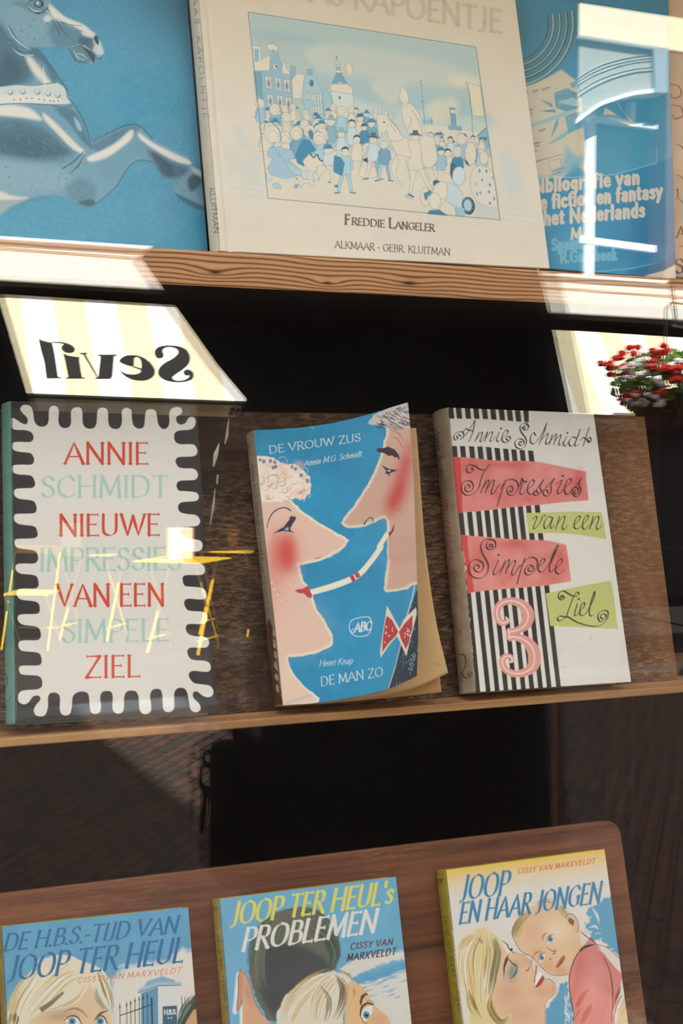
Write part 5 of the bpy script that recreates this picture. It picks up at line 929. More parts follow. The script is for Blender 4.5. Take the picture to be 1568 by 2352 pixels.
    sh(r, '360,750 470,740 560,850 650,1090 560,1120 430,1080 370,900', W); sh(r, '340,680 355,570 370,550 420,590 448,680 440,740 365,740', W); head(r, 405, 760, 3.2, 'none'); cv.line(r('470,900 470,980 430,1050'), 1, I, True); cv.line(r('480,820 560,940 610,1090'), 1, I, True)
    # page beside the horse, running
    sh(r, '430,1180 540,1160 600,1250 590,1400 620,1500 560,1530 450,1520 430,1420 480,1360', W); sh(r, '580,1150 660,1120 740,1150 760,1250 780,1400 700,1490 630,1470 600,1350', W, curve=True); head(r, 522, 1140, 4.2, 'brim')
    for q in ('460,1520 540,1520 510,1650 480,1780 450,1790 465,1650', '560,1520 620,1500 660,1620 730,1750 700,1760 640,1680'): sh(r, q, W)
    sh(r, '400,1820 470,1800 510,1830 480,1870', BL); cv.line(r('440,1800 500,1830'), 3, '31485a')
    # front row left
    def big(z, x, y, s, coat, kind, hat): body(z, x, y, s, coat, kind); head(z, x, y, s, hat)
    sh(n, '390,1250 560,1290 590,1370 520,1400 670,1540 640,1600 480,1630 320,1580 270,1500 330,1390 270,1350 290,1270', '9dbccb'); sh(n, '460,1400 680,1530 660,1590 560,1560', BL); cv.line(n('300,1580 480,1632 640,1600'), 1.4, W); head(n, 330, 1130, 6, 'bonnet'); cv.line(n('230,1060 250,980 320,965 400,1040 430,1150 410,1200'), 1.6, '4a7688', True)
    for x in (375, 405, 420): cv.dot(*n([(x, 1290+(x-375)*1.5)])[0], 1.2, '31566a')
    sh(n, '330,1690 380,1660 435,1710 430,1740 350,1730', BL); sh(n, '600,1680 640,1690 620,1730 580,1725', B)
    sh(n, '690,1160 760,1170 840,1290 760,1330 690,1400 700,1480 620,1440 595,1350 640,1230', BD); sh(n, '760,1330 850,1350 930,1420 870,1540 760,1540 680,1420', W); cv.line(n('770,1330 810,1375 850,1340 880,1400 930,1420'), 3, '31485a', True); head(n, 870, 1170, 4.6, 'bonnet'); sh(n, '745,1080 775,1055 805,1090 800,1160 770,1150', '3f7f9c', curve=True)
    sh(n, '930,1330 1010,1320 1060,1300 1110,1290 1040,1380 1040,1470 930,1470 920,1400', 'c6d2d4'); head(n, 975, 1290, 4.6, 'cap')
    for q in ('930,1460 1030,1470 1050,1640 1110,1680 1080,1720 1010,1640 1000,1530', '850,1480 930,1460 960,1510 900,1560 870,1640 830,1590'): sh(n, q, W)
    sh(n, '1050,1700 1110,1680 1110,1720 1060,1724', BD); sh(n, '970,1650 1010,1655 1000,1675', '31485a', False)
    big(n, 1175, 1310, 4.6, BL, 'legs', 'hair'); sh(n, '1050,1350 1120,1370 1170,1440 1140,1590 1040,1540', BD)
    big(n, 1440, 1290, 4.2, W, 'skirt', 'bonnet'); sh(n, '1370,1400 1440,1370 1490,1480 1440,1440', '31485a', False); big(n, 1500, 1170, 4.4, 'c6d2d4', 'legs', 'brim'); big(r, 160, 1230, 4, '6f9fb4', 'legs', 'hair')
    sh(n, '600,1590 650,1590 680,1620 800,1640 810,1700 780,1710 760,1670 690,1680 660,1720 640,1650', W, curve=True); cv.dot(*n([(612, 1620)])[0], 1.6, '31485a')
    for x, y in ((700, 1570), (830, 1600), (290, 1600)): sh(n, [(x-30, y-30), (x+20, y-40), (x+40, y+20), (x-10, y+50)], 'c3d0d0', True, True)
    # front row right: backs of heads, a lace shawl
    for x, y, rx, ry, c in ((1165, 1330, 13, 27, W), (1320, 1380, 10, 15, W), (1030, 1590, 15, 22, 'c9d3d2'), (820, 1755, 18, 20, 'ddd3bd'), (640, 1830, 12, 22, W), (750, 1880, 13, 19, 'ddd3bd'), (910, 1990, 20, 22, W)):
        cv.dot(*r([(x, y)])[0], rx, c, ry); cv.line(r([(x+rx*5.06*math.cos(t), y+ry*5.06*math.sin(t)) for t in np.linspace(0, 6.3, 20)]), 1, I, a=.8)
    for q in ('930,1440 960,1430 1000,1470 960,1520 950,1640 925,1560', '725,1650 770,1630 815,1655 770,1680 735,1710', '1090,1390 1130,1420 1160,1480 1110,1450'): cv.poly(r(q), '35606f', 1.3)
    sh(r, '900,1660 1000,1690 1080,1790 1060,1940 960,1940 880,1880', 'bfcfd2'); sh(r, '660,2030 690,1990 800,1980 900,2050', BD); cv.poly(r('620,1790 700,1750 720,1780 670,1830 650,1880 630,1850'), BD, 1.3)
    cv.dot(*r([(1140, 1935)])[0], 15, '31485a', 21, -8); cv.dot(*r([(1132, 1930)])[0], 9, BL, 13, -8)
    for t in range(14): a = t*.45; cv.line(r([(1132+40*math.cos(a), 1930+60*math.sin(a)), (1132+58*math.cos(a), 1930+82*math.sin(a))]), 1.4, BL)
    sh(r, '1200,1500 1340,1480 1440,1590 1490,1900 1460,1960 1330,1930 1230,1880 1160,1700', 'd5cfbf', curve=True)
    for x, y in ((1270, 1530), (1350, 1530), (1230, 1680), (1300, 1630), (1390, 1690), (1280, 1780), (1380, 1770), (1440, 1850), (1240, 1800), (1390, 1900), (1420, 1610)): cv.poly(r([(x-16, y), (x, y-22+rg.uniform(-14, 10)), (x+14, y+4), (x+2, y+26)]), rg.choice(['5f93a8', '3f7c98', '8fb6c2']), 1.5)
    for x in range(1220, 1500, 18): cv.line(r([(x, 1900+(x-1220)*.3), (x+10, 2080)]), 1.2, '9dbcc8')
    sh(r, '980,1960 1090,1960 1100,2060 1000,2055', BL)
    for x in range(990, 1090, 14): cv.line(r([(x, 1965), (x+10, 2055)]), 1, '7fa9bb')
    cv.poly([(612, 458), (1150, 508), (1150, 530), (612, 480)], 'd6cdbb', 1); cv.line(fr+[fr[0]], 1.5, '4c6c70')
    K = '5d5249'
    for s, x0, x1, h_ in (('F', 792, 803, 22), ('REDDIE', 808, 883, 16), ('L', 893, 906, 22), ('ANGELER', 908, 997, 16)): cv.text(s, (x0, 514.5+(x0-790)*.082), (x1, 514.5+(x1-790)*.082), h_, K, (.09, .22), 0, .12)
    cv.text('ALKMAAR - GEBR. KLUITMAN', (769, 569), (1033, 586.5), 16, K, (.09, .14), 0, .05); cv.c *= cv.g
def spine_parade(cv):
    cv.mottle(.05, 30, 94); K = '4f4a42'
    cv.text('SINTERKLAAS- KAPOENTJE', (428, -165), (467, 272), 9.5, K, (.08, .13), 0, 0, up=(1, -.1), track=26); cv.text('KLUITMAN', (480, 432), (492, 536), 10, K, (.1, .16), 0, 0, up=(1, -.1), track=8); cv.c *= cv.g
def art_sf(cv):
    o, p = Z(1150, 0, 3.752), Z(1150, 320, 3.752); rg = random.Random(23); cv.mottle(.12, 40, 95)
    w = (slice(None), slice(None)); cv.put(w, np.clip((300-cv.Y)/300, 0, 1)*.6, '2f6f84')
    cv.poly(o('60,760 300,712 430,652 520,600 640,690 700,900 720,1200 740,1500 640,1400 520,1550 300,1570 60,1560'), 'cfc6ae', 6)
    cv.poly(p('560,60 650,150 760,120 700,230 560,300 420,340 260,335 420,310 520,240 545,150'), '6fb0c8', 14, .8); cv.poly(p('180,335 760,328 1000,300 1360,195 1600,100 1600,1400 180,1400'), '2b8ab2', 2)
    cv.blob(*p([(1300, 800)])[0], 60, 90, '2a6f98', .7); cv.blob(*p([(600, 900)])[0], 60, 60, '3fa0c4', .5)
    for k_, R in enumerate(range(330, 560, 14)): cv.line(o([(80+R*math.cos(t), 200+R*math.sin(t)) for t in np.linspace(-.2, 1.5, 22)]), 2.6 if k_ % 3 else 4, ('24505c', '5f8a8c', '3d6f7a', 'a9b49c')[k_ % 4], a=.8)
    cv.blob(*o([(120, 300)])[0], 60, 70, '2f7288', .85)
    for q, c in (('340,855 440,890 450,930 420,915', '5f9fb4'), ('330,957 400,948 460,940 480,970 400,965', '4d90a8'), ('235,1080 480,985 650,925 655,940 480,1030 240,1106', '8fc0cc'), ('430,1175 470,1050 500,1010 490,1080 450,1160', '5f9fb4'), ('460,800 560,760 660,800 660,930 560,960 470,930', '4f98b0'), ('480,880 620,840 700,880 660,920', '9cc8d0'), ('400,1238 560,1130 680,1030 720,1000 660,1100 520,1200 430,1240', '7fb6c6'), ('590,720 660,690 690,720 620,760', '6aa6b8'), ('900,930 1160,1085 1130,1090 880,990', 'd5c4ae'), ('1000,880 1030,930 1165,1085 1120,1050', 'd9cdb8'), ('830,980 1000,990 1150,1060 1000,1040', '5aa0b8'), ('550,1000 700,950 820,1000 700,1100 580,1150', '5aa6be')): cv.poly(o(q), c, 2.2, .9)
    for t in range(40): x, y = rg.uniform(440, 700), rg.uniform(760, 1060); L = rg.uniform(20, 80); cv.line(o([(x, y), (x+L, y-L*.4)]), (.5, 1.6, .5), rg.choice(['cfe0df', '2f7288', '8fc0cc']), a=.7)
    ik = '4c463c'
    for x0, y0, n_ in ((195, 800, 4), (275, 790, 5), (355, 770, 7), (215, 955, 6), (220, 990, 5), (330, 1125, 6), (290, 1240, 5)):
        for t in range(n_): cv.line(o([(x0+t*10, y0-t*3), (x0+t*10+6, y0-t*3-2)]), 1.6, ik); cv.line(o([(x0+t*9, y0+16-t*3), (x0+t*9+5, y0+15-t*3)]), 1.1, ik, a=.7)
    for x0, y0, n_ in ((265, 45, 7), (275, 75, 7), (270, 110, 6), (300, 195, 9), (440, 280, 12), (450, 300, 8)):
        for t in range(n_): cv.line(p([(x0+t*9, y0-t*3), (x0+t*9+6, y0-t*3-2)]), 1.2, ik, a=.85)
    cv.line(p('300,190 420,160 530,125'), 1, ik); cv.line(p([(410, 190), (510, 165), (530, 240), (430, 268), (410, 190)]), 1, '8a8674')
    cv.line(p('180,335 740,326 1000,300 1345,202'), 1.2, 'b5d5dd'); cv.line(p('1345,202 1340,60'), 1, '9cc4d0'); cv.line(p('800,1145 1100,1115 1380,1060'), 1, '9cc4d0')
    T = 'd3c9b8'; f = (.2, .25)
    cv.text('Bibliografie van', p([(268, 458)])[0], p([(1190, 380)])[0], 31, T, f, 0, 0, 0, track=16); cv.text('e fiction en fantasy', p([(345, 598)])[0], p([(1385, 500)])[0], 31, T, f, 0, 0, 0, track=16); cv.text('het Nederlands', p([(372, 736)])[0], p([(1235, 662)])[0], 31, T, f, 0, 0, 0, track=16)
    cv.text('M.', p([(605, 860)])[0], p([(720, 850)])[0], 24, T, f, 0, 0, 0); cv.text('Spaink en', p([(440, 955)])[0], p([(830, 930)])[0], 25, '6fb2ca', f, 0, 0, 0, track=16); cv.text('R.Gaasbeek', p([(515, 1060)])[0], p([(995, 1036)])[0], 25, '6fb2ca', f, 0, 0, 0, track=16)
    cv.poly(p('1240,1175 1400,1130 1500,1080 1600,1000 1600,1400 1200,1400'), 'cfc8b8', 2); cv.poly(p('1050,1150 1250,1100 1400,1040 1520,980 1500,1080 1400,1132 1240,1176'), '2b6a8e', 3, .8); cv.c *= cv.g
def art_edge(cv):
    cv.mottle(.2, 60, 96)
    for x, y in ((1552, 208), (1556, 255)): cv.line([(x-14, y-14), (x+6, y-10), (x+12, y+10), (x-6, y+18), (x-12, y+8)], (2, 4, 2), '8c3226', True)
    for y in (330, 400, 455): cv.line([(1552, y), (1566, y+8), (1574, y+26)], (1, 2.5, 1), '4a3a30', True)
    cv.text('1', (1553, 452), (1558, 452), 18, '3a342c', (.1, .2)); cv.text('AN', (1554, 545), (1594, 548), 26, '3a342c', (.06, .2)); cv.text('S', (1549, 627), (1570, 627), 32, '3a342c', (.06, .2)); cv.text('T', (1560, 585), (1590, 588), 20, '7a3226', (.06, .2)); cv.c *= cv.g
PT2 = PT
def topbook(name, label, bl, br, H, off, paint, base, sp, spb, T, tops=None, cell=1.3):
    P0 = PT - nT*off; C, D = atp(*br, P0, nT), atp(*bl, P0, nT)
    tl, tr = tops or (proj(D+uT*H), proj(C+uT*H)); return hardcover('book', label, [tl, tr, br, bl], P0, nT, T, paint, base, sp, spb, 'large books on the top shelf', cell, .002, .003, hinge=.0013 if sp else 0)
_b = aty(0, 2052, .23)
topbook('book', 'large blue book with a photograph of a silvery leaping horse', (-190, 565), (478, 583), .29, .0215, art_horse, '4b97b5', None, '2f6f88', .012)
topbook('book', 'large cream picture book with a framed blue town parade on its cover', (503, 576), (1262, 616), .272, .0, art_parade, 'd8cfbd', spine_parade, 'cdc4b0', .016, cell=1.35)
topbook('book', 'blue book with chunky pale lettering and crystal picture beside the cream picture book', (1168, 609), (1552, 640), .25, .0215, art_sf, '4799b8', None, '2b6a8e', .010, ((1148, -160), (1529, -160)))
topbook('book', 'tan book cut off by the right edge behind the blue lettered one', (1520, 632), (1780, 655), .25, .037, art_edge, 'bfae92', None, '8c7c64', .010)
# ---- glass things at the right end of the middle ledge
def clear_glass(name, tint=(1, 1, 1)):
    t = NT(name); b = t.n('ShaderNodeBsdfPrincipled'); b.inputs['Base Color'].default_value = (*tint, 1); b.inputs['Roughness'].default_value = .03; b.inputs['Transmission Weight'].default_value = 1; b.inputs['IOR'].default_value = 1.45
    t.link(b.outputs[0], t.out.inputs[0]); return t.m
gp = atz(1592, 1552, ZL); gp = np.array([gp[0]+.012, .285, ZL+.0006])
cn = thing('candlestick', 'dark turned wooden candlestick standing right of the worn board', 'candlestick', gp)
pf = [(0, 0), (.021, 0), (.022, .004), (.018, .008), (.017, .011), (.0135, .014), (.013, .02), (.012, .05), (.013, .06), (.0165, .064), (.0165, .068), (.0125, .072), (.012, .08), (.016, .083), (.017, .088), (.016, .093), (.012, .096), (.012, .103), (.016, .107), (.0155, .112), (.011, .116), (0, .116)]
obj('stem', MB().lathe(pf, gp, 28), plain('dark_varnished_wood', '2a1710', .18, spec=.6), cn, smooth=True)
gg = np.array([XB+.016, .365, ZL+.0006]); jr = thing('drinking_glass', 'clear round-topped glass standing behind the right edge of the worn board', 'glass', gg)
hb = aty(1515, 1158, .365)[2]-ZL; h0 = aty(1515, 1276, .365)[2]-ZL; rb = .026
cup = [(0, 0), (.02, 0), (.02, .002), (.003, .005), (.003, h0-.006), (rb*.9, h0), (rb, h0+.004)] + [(rb*math.cos(a), h0+.004+(hb-h0-.004)*math.sin(a)) for a in np.linspace(.15, 1.5, 9)]
obj('bowl', MB().lathe(cup, gg, 28), clear_glass('clear_glass'), jr, smooth=True)
# ------------------------------------------------------------------ the street outside, seen mirrored in the glass
def mirp(x, y, P0, n): p = atp(x, y, P0*np.array([1, -1, 1]), n*np.array([1, -1, 1])); return p*np.array([1, -1, 1])
def road_mat():
    t = NT('brick_paving'); v = t.coords((1, 1, 1), rot=(0, 0, .9)); b = t.n('ShaderNodeTexBrick', i_Scale=1.0); t.link(v, b.inputs['Vector'])
    b.offset = .5; b.inputs['Brick Width'].default_value = .21; b.inputs['Row Height'].default_value = .075; b.inputs['Mortar Size'].default_value = .007; b.inputs['Bias'].default_value = 0
    b.inputs['Color1'].default_value = (*lin('6e5348'), 1); b.inputs['Color2'].default_value = (*lin('524f4b'), 1); b.inputs['Mortar'].default_value = (*lin('241f1c'), 1)
    n = t.ramp(t.noise(5, 5, .7, t.coords()), [(.3, '6f665e'), (.7, 'c3a99a')]); t.bsdf(t.mix(.55, b.outputs[0], n, 'MULTIPLY'), .9, 0, .2); return t.m
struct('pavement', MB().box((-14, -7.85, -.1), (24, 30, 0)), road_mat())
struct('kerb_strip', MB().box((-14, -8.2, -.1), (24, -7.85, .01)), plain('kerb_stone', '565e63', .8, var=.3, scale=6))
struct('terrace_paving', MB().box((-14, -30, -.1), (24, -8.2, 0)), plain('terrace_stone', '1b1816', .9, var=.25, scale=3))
# townhouse opposite
YF = -10.55
M_WHITE = plain('white_paint', 'f4f2ee', .6, var=.03); M_CREAM = plain('cream_stucco', 'f3e6c6', .8, var=.04); M_STONE = plain('grey_stone', 'a9a69d', .85, var=.1, scale=4)
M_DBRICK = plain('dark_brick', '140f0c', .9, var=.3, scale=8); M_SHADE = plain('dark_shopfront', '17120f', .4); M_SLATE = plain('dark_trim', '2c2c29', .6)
th = thing('townhouse', 'tall white-trimmed townhouse across the street with an arched stone window bay', 'building', (4, YF, 0))
def fq(pts, D): return [mir(x, y, D) for x, y in pts]
def fbox(mb, pts, D, depth, mi=0):     # a block on the facade: outline seen in the glass, front at D, reaching depth back
    return mb.prism([mir(x, y, D) for x, y in pts], (0, -depth, 0), mi)
xl, xr = mir(1330, 300, 10.55)[0], mir(1536, 300, 10.55)[0]
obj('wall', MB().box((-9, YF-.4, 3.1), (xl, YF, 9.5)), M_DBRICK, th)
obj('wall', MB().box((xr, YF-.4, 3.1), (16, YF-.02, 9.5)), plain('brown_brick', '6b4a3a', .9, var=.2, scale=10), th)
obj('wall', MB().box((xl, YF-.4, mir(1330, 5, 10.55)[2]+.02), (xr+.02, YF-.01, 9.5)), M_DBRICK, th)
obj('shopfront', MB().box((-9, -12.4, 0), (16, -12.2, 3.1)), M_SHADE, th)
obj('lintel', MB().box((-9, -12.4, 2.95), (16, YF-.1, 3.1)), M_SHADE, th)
def span(pa, pb, D, xa, xb):           # straight edge through two points of the facade, carried on to xa .. xb
    a, b = mir(*pa, D), mir(*pb, D); k = (b-a)/(b[0]-a[0]); return a + k*(xa-a[0]), a + k*(xb-a[0])
def strip(mb, up, lo, D, depth, xa=-4, xb=14, mi=0):
    a, b = span(*up, D, xa, xb); c, d = span(*lo, D, xa, xb); mb.prism([a, b, d, c], (0, -depth, 0), mi); return mb
cor = MB()
strip(cor, ((0, 547), (1500, 650)), ((25, 641.6), (1544, 731)), 10.38, .2)
strip(cor, ((0, 541), (1500, 641)), ((0, 548), (1500, 648)), 10.34, .25)
obj('cornice', cor, M_WHITE, th)
cg = MB(); strip(cg, ((0, 566), (1500, 674)), ((0, 572), (1500, 679)), 10.374, .03); obj('cornice_groove_shade', cg, plain('groove_shade', 'b9aa9a', .8), th)  # flat strip on the cornice, a groove's shade put into its colour
gu = MB(); strip(gu, ((25, 641.6), (1544, 731)), ((25, 656), (1544, 746)), 10.505, .03); obj('awning_cassette', gu, M_SLATE, th)
fz = MB(); fbox(fz, [(1330, 5), (1590, 44), (1590, 120), (1330, 78)], 10.55, .2); obj('frieze', fz, M_CREAM, th)
md = MB(); fbox(md, [(1330, 78), (1540, 110), (1540, 117), (1330, 85)], 10.5, .2); obj('moulding', md, M_STONE, th)
# stone panel over the arch, with its ribs
z2 = Z(1150, 0, 3.752)
arc_in = z2('660,1062 760,985 880,905 1000,862 1140,820 1300,798 1450,795')
pan = MB(); poly = [(1329, 85)] + arc_in + [(1537, 114)]; fbox(pan, poly, 10.55, .25); obj('arch_panel', pan, M_STONE, th)
soff = MB(); ai = [(x, y) for x, y in cr(np.array(arc_in), False, 4)]
for i in range(len(ai)-1):
    fbox(soff, [ai[i], ai[i+1], (ai[i+1][0], ai[i+1][1]-9), (ai[i][0], ai[i][1]-10)], 10.52, .28)
obj('arch_intrados', soff, M_WHITE, th)
for w_, s_ in ((2.0, '665,672 780,600 900,545 1040,505 1180,478 1318,466'), (1.6, '665,700 780,630 900,575 1040,535 1180,508 1318,492'), (1.6, '668,728 790,655 900,608 1040,560 1180,530 1318,518'),
               (1.6, '668,790 790,712 900,660 1040,615 1180,585 1322,572'), (3, '668,825 790,750 900,695 1040,645 1180,612 1326,600'), (2, '668,1010 790,930 900,870 1040,815 1180,780 1340,757')):
    q = cr(np.array(z2(s_)), False, 5); rb = MB(); rb.tube([mir(x, y, 10.545) for x, y in q], w_*.0031, 6); obj('arch_rib', rb, M_STONE, th)
pi = MB(); fbox(pi, [(1503, 112), (1536, 116), (1537, 212), (1507, 211)], 10.5, .12); obj('pilaster', pi, plain('blue_grey_stone', '9aa3ad', .8), th)
# window below the arch
wi = obj('window', MB().box((xl-.3, YF-.36, mir(1354, 640, 10.8)[2]-.1), (xr+.2, YF-.30, mir(1500, 212, 10.8)[2]+.3)), plain('dark_pane', '0c1216', .08, spec=.5), th)
bars = MB()
for q in ([(1347, 268), (1371, 252), (1366, 645), (1343, 640)], [(1524, 222), (1549, 222), (1541, 566), (1518, 560)], [(1334, 540), (1590, 574), (1590, 590), (1334, 556)], [(1371, 264), (1540, 290), (1540, 300), (1371, 276)],
          [(1452, 232), (1462, 232), (1461, 288), (1451, 286)]):
    fbox(bars, q, 10.72 if abs(q[0][0]-q[1][0]) < 60 else 10.712, .08)
obj('sash_bars', bars, M_WHITE, wi)
# awning
A0, A1 = span((120, 905), (1490, 956), 10.0, -2.6, 12.6); B0 = span((30, 664), (1544, 750), 10.5, -2.6, 12.6)[0]; B1 = B0 + (A1-A0)
aw = thing('awning', 'wide sloping awning with white and pale yellow stripes and large black lettering over the terrace', 'awning', (4, -10.2, 1.95))
e = [mir(x, 660+.057*x, 10.5)[0] for x in (121, 195, 266, 337)]; sw = (e[3]-e[0])/3
can = MB(); na = np.cross(A1-A0, B0-A0); na /= np.linalg.norm(na); na = na if na[2] > 0 else -na
x = e[0]-40*sw; k = 0
while x < 12.6:
    xa, xb = max(x, -2.6), min(x+sw, 12.6)
    if xb > xa:
        f0, f1 = (xa+2.6)/15.2, (xb+2.6)/15.2
        can.prism([A0+(A1-A0)*f0, A0+(A1-A0)*f1, B0+(B1-B0)*f1, B0+(B1-B0)*f0], -na*.004, k % 2)
    x += sw; k += 1
M_YEL = plain('pale_yellow_canvas', 'e8dcbd', .9, var=.02); M_WCAN = plain('white_canvas', 'f6f5f1', .9, var=.02)
obj('canopy', can, [M_YEL, M_WCAN], aw)
val = MB(); x = e[0]-40*sw; k = 0; drop = .125
while x < 12.6:
    xa, xb = max(x, -2.6), min(x+sw, 12.6)
    if xb > xa:
        f0, f1 = (xa+2.6)/15.2, (xb+2.6)/15.2; p, q = A0+(A1-A0)*f0, A0+(A1-A0)*f1; d = np.array([0, -.122, -drop])
        val.prism([p, q, q+d, p+d], (0, -.004, 0), k % 2)
    x += sw; k += 1
obj('valance', val, [M_YEL, M_WCAN], aw)
for p, q in ((A0, A1),): obj('front_bar', MB().tube([p+np.array([0, -.03, -.015]), q+np.array([0, -.03, -.015])], .018, 8), M_SLATE, aw)
for xx in (-2.2, 5.4, 12.2): f = (xx+2.6)/15.2; obj('arm', MB().bar(A0+(A1-A0)*f+np.array([0, -.05, -.03]), (xx, -12.1, 1.6), .03), M_SLATE, aw)
M_LETTER = plain('black_lettering', '1c1b19', .8, var=.05)
a39, a2 = Z(0, 500, 3.92), Z(0, 560, 2)
glyphs = [a39('352,1085 380,1105 430,1118 472,1128 490,1200 525,1432 560,1441 425,1443 405,1300 372,1180'),
          a39('470,1120 520,1118 590,1126 650,1150 678,1180 665,1205 630,1215 590,1208 560,1180 562,1158 580,1140 560,1128 520,1124'),
          a39('575,1222 610,1240 660,1250 720,1256 716,1285 742,1438 775,1445 595,1445 622,1436 590,1280'),
          a39('725,1218 790,1218 789,1224 770,1226 890,1440 882,1442 752,1226 726,1224'), a39('880,1234 1062,1234 1030,1246 1016,1425 998,1448 860,1448 890,1436 912,1246'),
          a39('1085,1298 1105,1260 1160,1240 1240,1242 1310,1268 1370,1320 1400,1380 1385,1425 1330,1458 1260,1464 1190,1452 1120,1415 1078,1365 1110,1392 1160,1410 1225,1412 1265,1395 1280,1350 1278,1300 1260,1262 1232,1250 1210,1270 1202,1335'),
          a39('1200,1333 1280,1362 1278,1370 1198,1340'),
          a2('714,505 718,485 745,470 800,468 850,480 874,512 872,545 850,570 820,590 800,605 795,618 812,629 845,628 868,615 872,603 855,603 845,590 858,578 880,582 893,600 885,620 850,632 800,633 755,622 730,598 735,570 760,548 800,525 822,500 812,480 785,472 760,476 748,492 755,512 742,524 724,522')]
for gl_ in glyphs:
    if len(gl_) > 12: gl_ = cr(np.array(gl_), True, 3)
    obj('letter', MB().prism([mirp(x, y, A0+na*.002, na) for x, y in gl_], na*.003), M_LETTER, aw)
def ribbons(mb, txt, o, ex, ey, h, wd, nrm, track=10):
    g, Wt = layout(txt, track)
    for pts, c in g:
        q = cr(np.array(pts, float), False, 5) if c else np.array(pts, float)
        for a, b in zip(q[:-1], q[1:]):
            p, r = o+ex*a[0]*h/100+ey*a[1]*h/100, o+ex*b[0]*h/100+ey*b[1]*h/100
            if np.linalg.norm(r-p) > 1e-6: mb.bar(p, r, wd, .003, up=nrm)
    return Wt*h/100
va = np.array([0., 1, 0])
for txt, px_ in (('Cruzea', (1438, 986)), ('Iss', (555, 952))):
    vd = np.array([0, .122, drop])/math.hypot(.122, drop); vn = np.cross(A1-A0, vd); vn /= np.linalg.norm(vn); vn = vn if vn[1] > 0 else -vn
    o = mirp(*px_, A0+vn*.002, vn); mb = MB(); ribbons(mb, txt, o, (A0-A1)/np.linalg.norm(A1-A0), vd, .095, .013, vn); obj('small_lettering', mb, M_LETTER, aw)
# cafe tables
M_TYEL = plain('yellow_enamel', 'f2c21e', .35, var=.05)
def table(label, px_, rot):
    c = mirz(*px_, .75); c[2] = 0; t = thing('cafe_table', label, 'table', c, 'yellow cafe tables on the terrace'); co, si = math.cos(rot), math.sin(rot)
    R = lambda x, y, z: c + np.array([x*co-y*si, x*si+y*co, z]); h = .29
    obj('tabletop', MB().prism([R(-h, -h, .735), R(h, -h, .735), R(h, h, .735), R(-h, h, .735)], (0, 0, .015)), M_TYEL, t, bevel=.004)
    for s in (-1, 1):
        for d in (-1, 1): obj('leg', MB().tube([R(.22*s, -.2*d, 0.01), R(.2*s, .2*d, .733)], .011, 6), M_TYEL, t)
        obj('crossbar', MB().tube([R(.215*s, -.185, .12), R(.215*s, .185, .12)], .009, 6), M_TYEL, t)
    return c
c1 = table('nearest yellow square cafe table with a cream menu box on it', (422, 1284), .75)
c2 = table('yellow square cafe table with a small wooden block and blue napkin', (533, 1262), .72)
c3 = table('yellow square cafe table standing furthest left under the awning', (215, 1268), .7)
M_CARD = plain('menu_card', 'f2ead2', .7); M_TAN = plain('tan_wood', 'b08448', .6)
m = thing('menu_box', 'cream menu box standing on the nearest yellow table', 'menu box', c1+np.array([-.06, .02, .75]))
obj('box', MB().box(c1+np.array([-.13, -.03, .751]), c1+np.array([.06, .06, 1.0])), M_CARD, m, bevel=.003); obj('side', MB().box(c1+np.array([.0602, -.03, .751]), c1+np.array([.075, .06, 1.0])), M_TAN, m)
tag(obj('wooden_block', MB().box(c2+np.array([-.03, -.03, .7505]), c2+np.array([.04, .04, .93])), M_TAN, bevel=.003), 'small wooden card holder on the yellow table by the blue napkin', 'card holder')
tag(obj('napkin', MB().box(c2+np.array([.06, -.05, .7505]), c2+np.array([.2, .07, .757])), plain('blue_white_paper', '9fb4d6', .8, var=.3, scale=20)), 'folded blue and white napkin on a yellow table', 'napkin')
tag(obj('menu_box', MB().box(c3+np.array([-.28, -.03, .7505]), c3+np.array([-.12, .08, 1.0])), M_CARD, bevel=.003), 'cream menu box on the furthest left yellow table', 'menu box')
# yellow folding chairs
def chair(label, px_, rot):
    c = mirz(*px_, 0); c[2] = 0; t = thing('folding_chair', label, 'chair', c, 'yellow folding chairs on the terrace'); co, si = math.cos(rot), math.sin(rot)
    R = lambda x, y, z: c + np.array([x*co-y*si, x*si+y*co, z])
    for s in (-1, 1):
        obj('leg', MB().tube([R(.19*s, .2, .01), R(.19*s, -.2, .85)], .008, 6), M_TYEL, t); obj('leg', MB().tube([R(.17*s, -.22, .01), R(.17*s, .17, .45)], .008, 6), M_TYEL, t)
    for k in range(4): obj('seat_slat', MB().box((-.18, -.18+.09*k, .45), (.18, -.11+.09*k, .465)), M_TYEL, t).data.transform(Matrix4(rot, c, LOC[t.name]))
    obj('back_rail', MB().bar(R(-.19, -.19, .8), R(.19, -.19, .8), .012, .07), M_TYEL, t)
    for z in (.15,): obj('stretcher', MB().tube([R(-.17, -.16, z), R(.17, -.16, z)], .009, 6), M_TYEL, t)
from mathutils import Matrix
def Matrix4(rot, c, loc): return Matrix.Translation(Vector(c-loc)) @ Matrix.Rotation(rot, 4, 'Z') @ Matrix.Translation(Vector(loc))
chair('yellow folding chair beyond the nearest yellow table', (455, 1385), 2.6)
chair('yellow folding chair left of the furthest left yellow table', (75, 1490), .5)
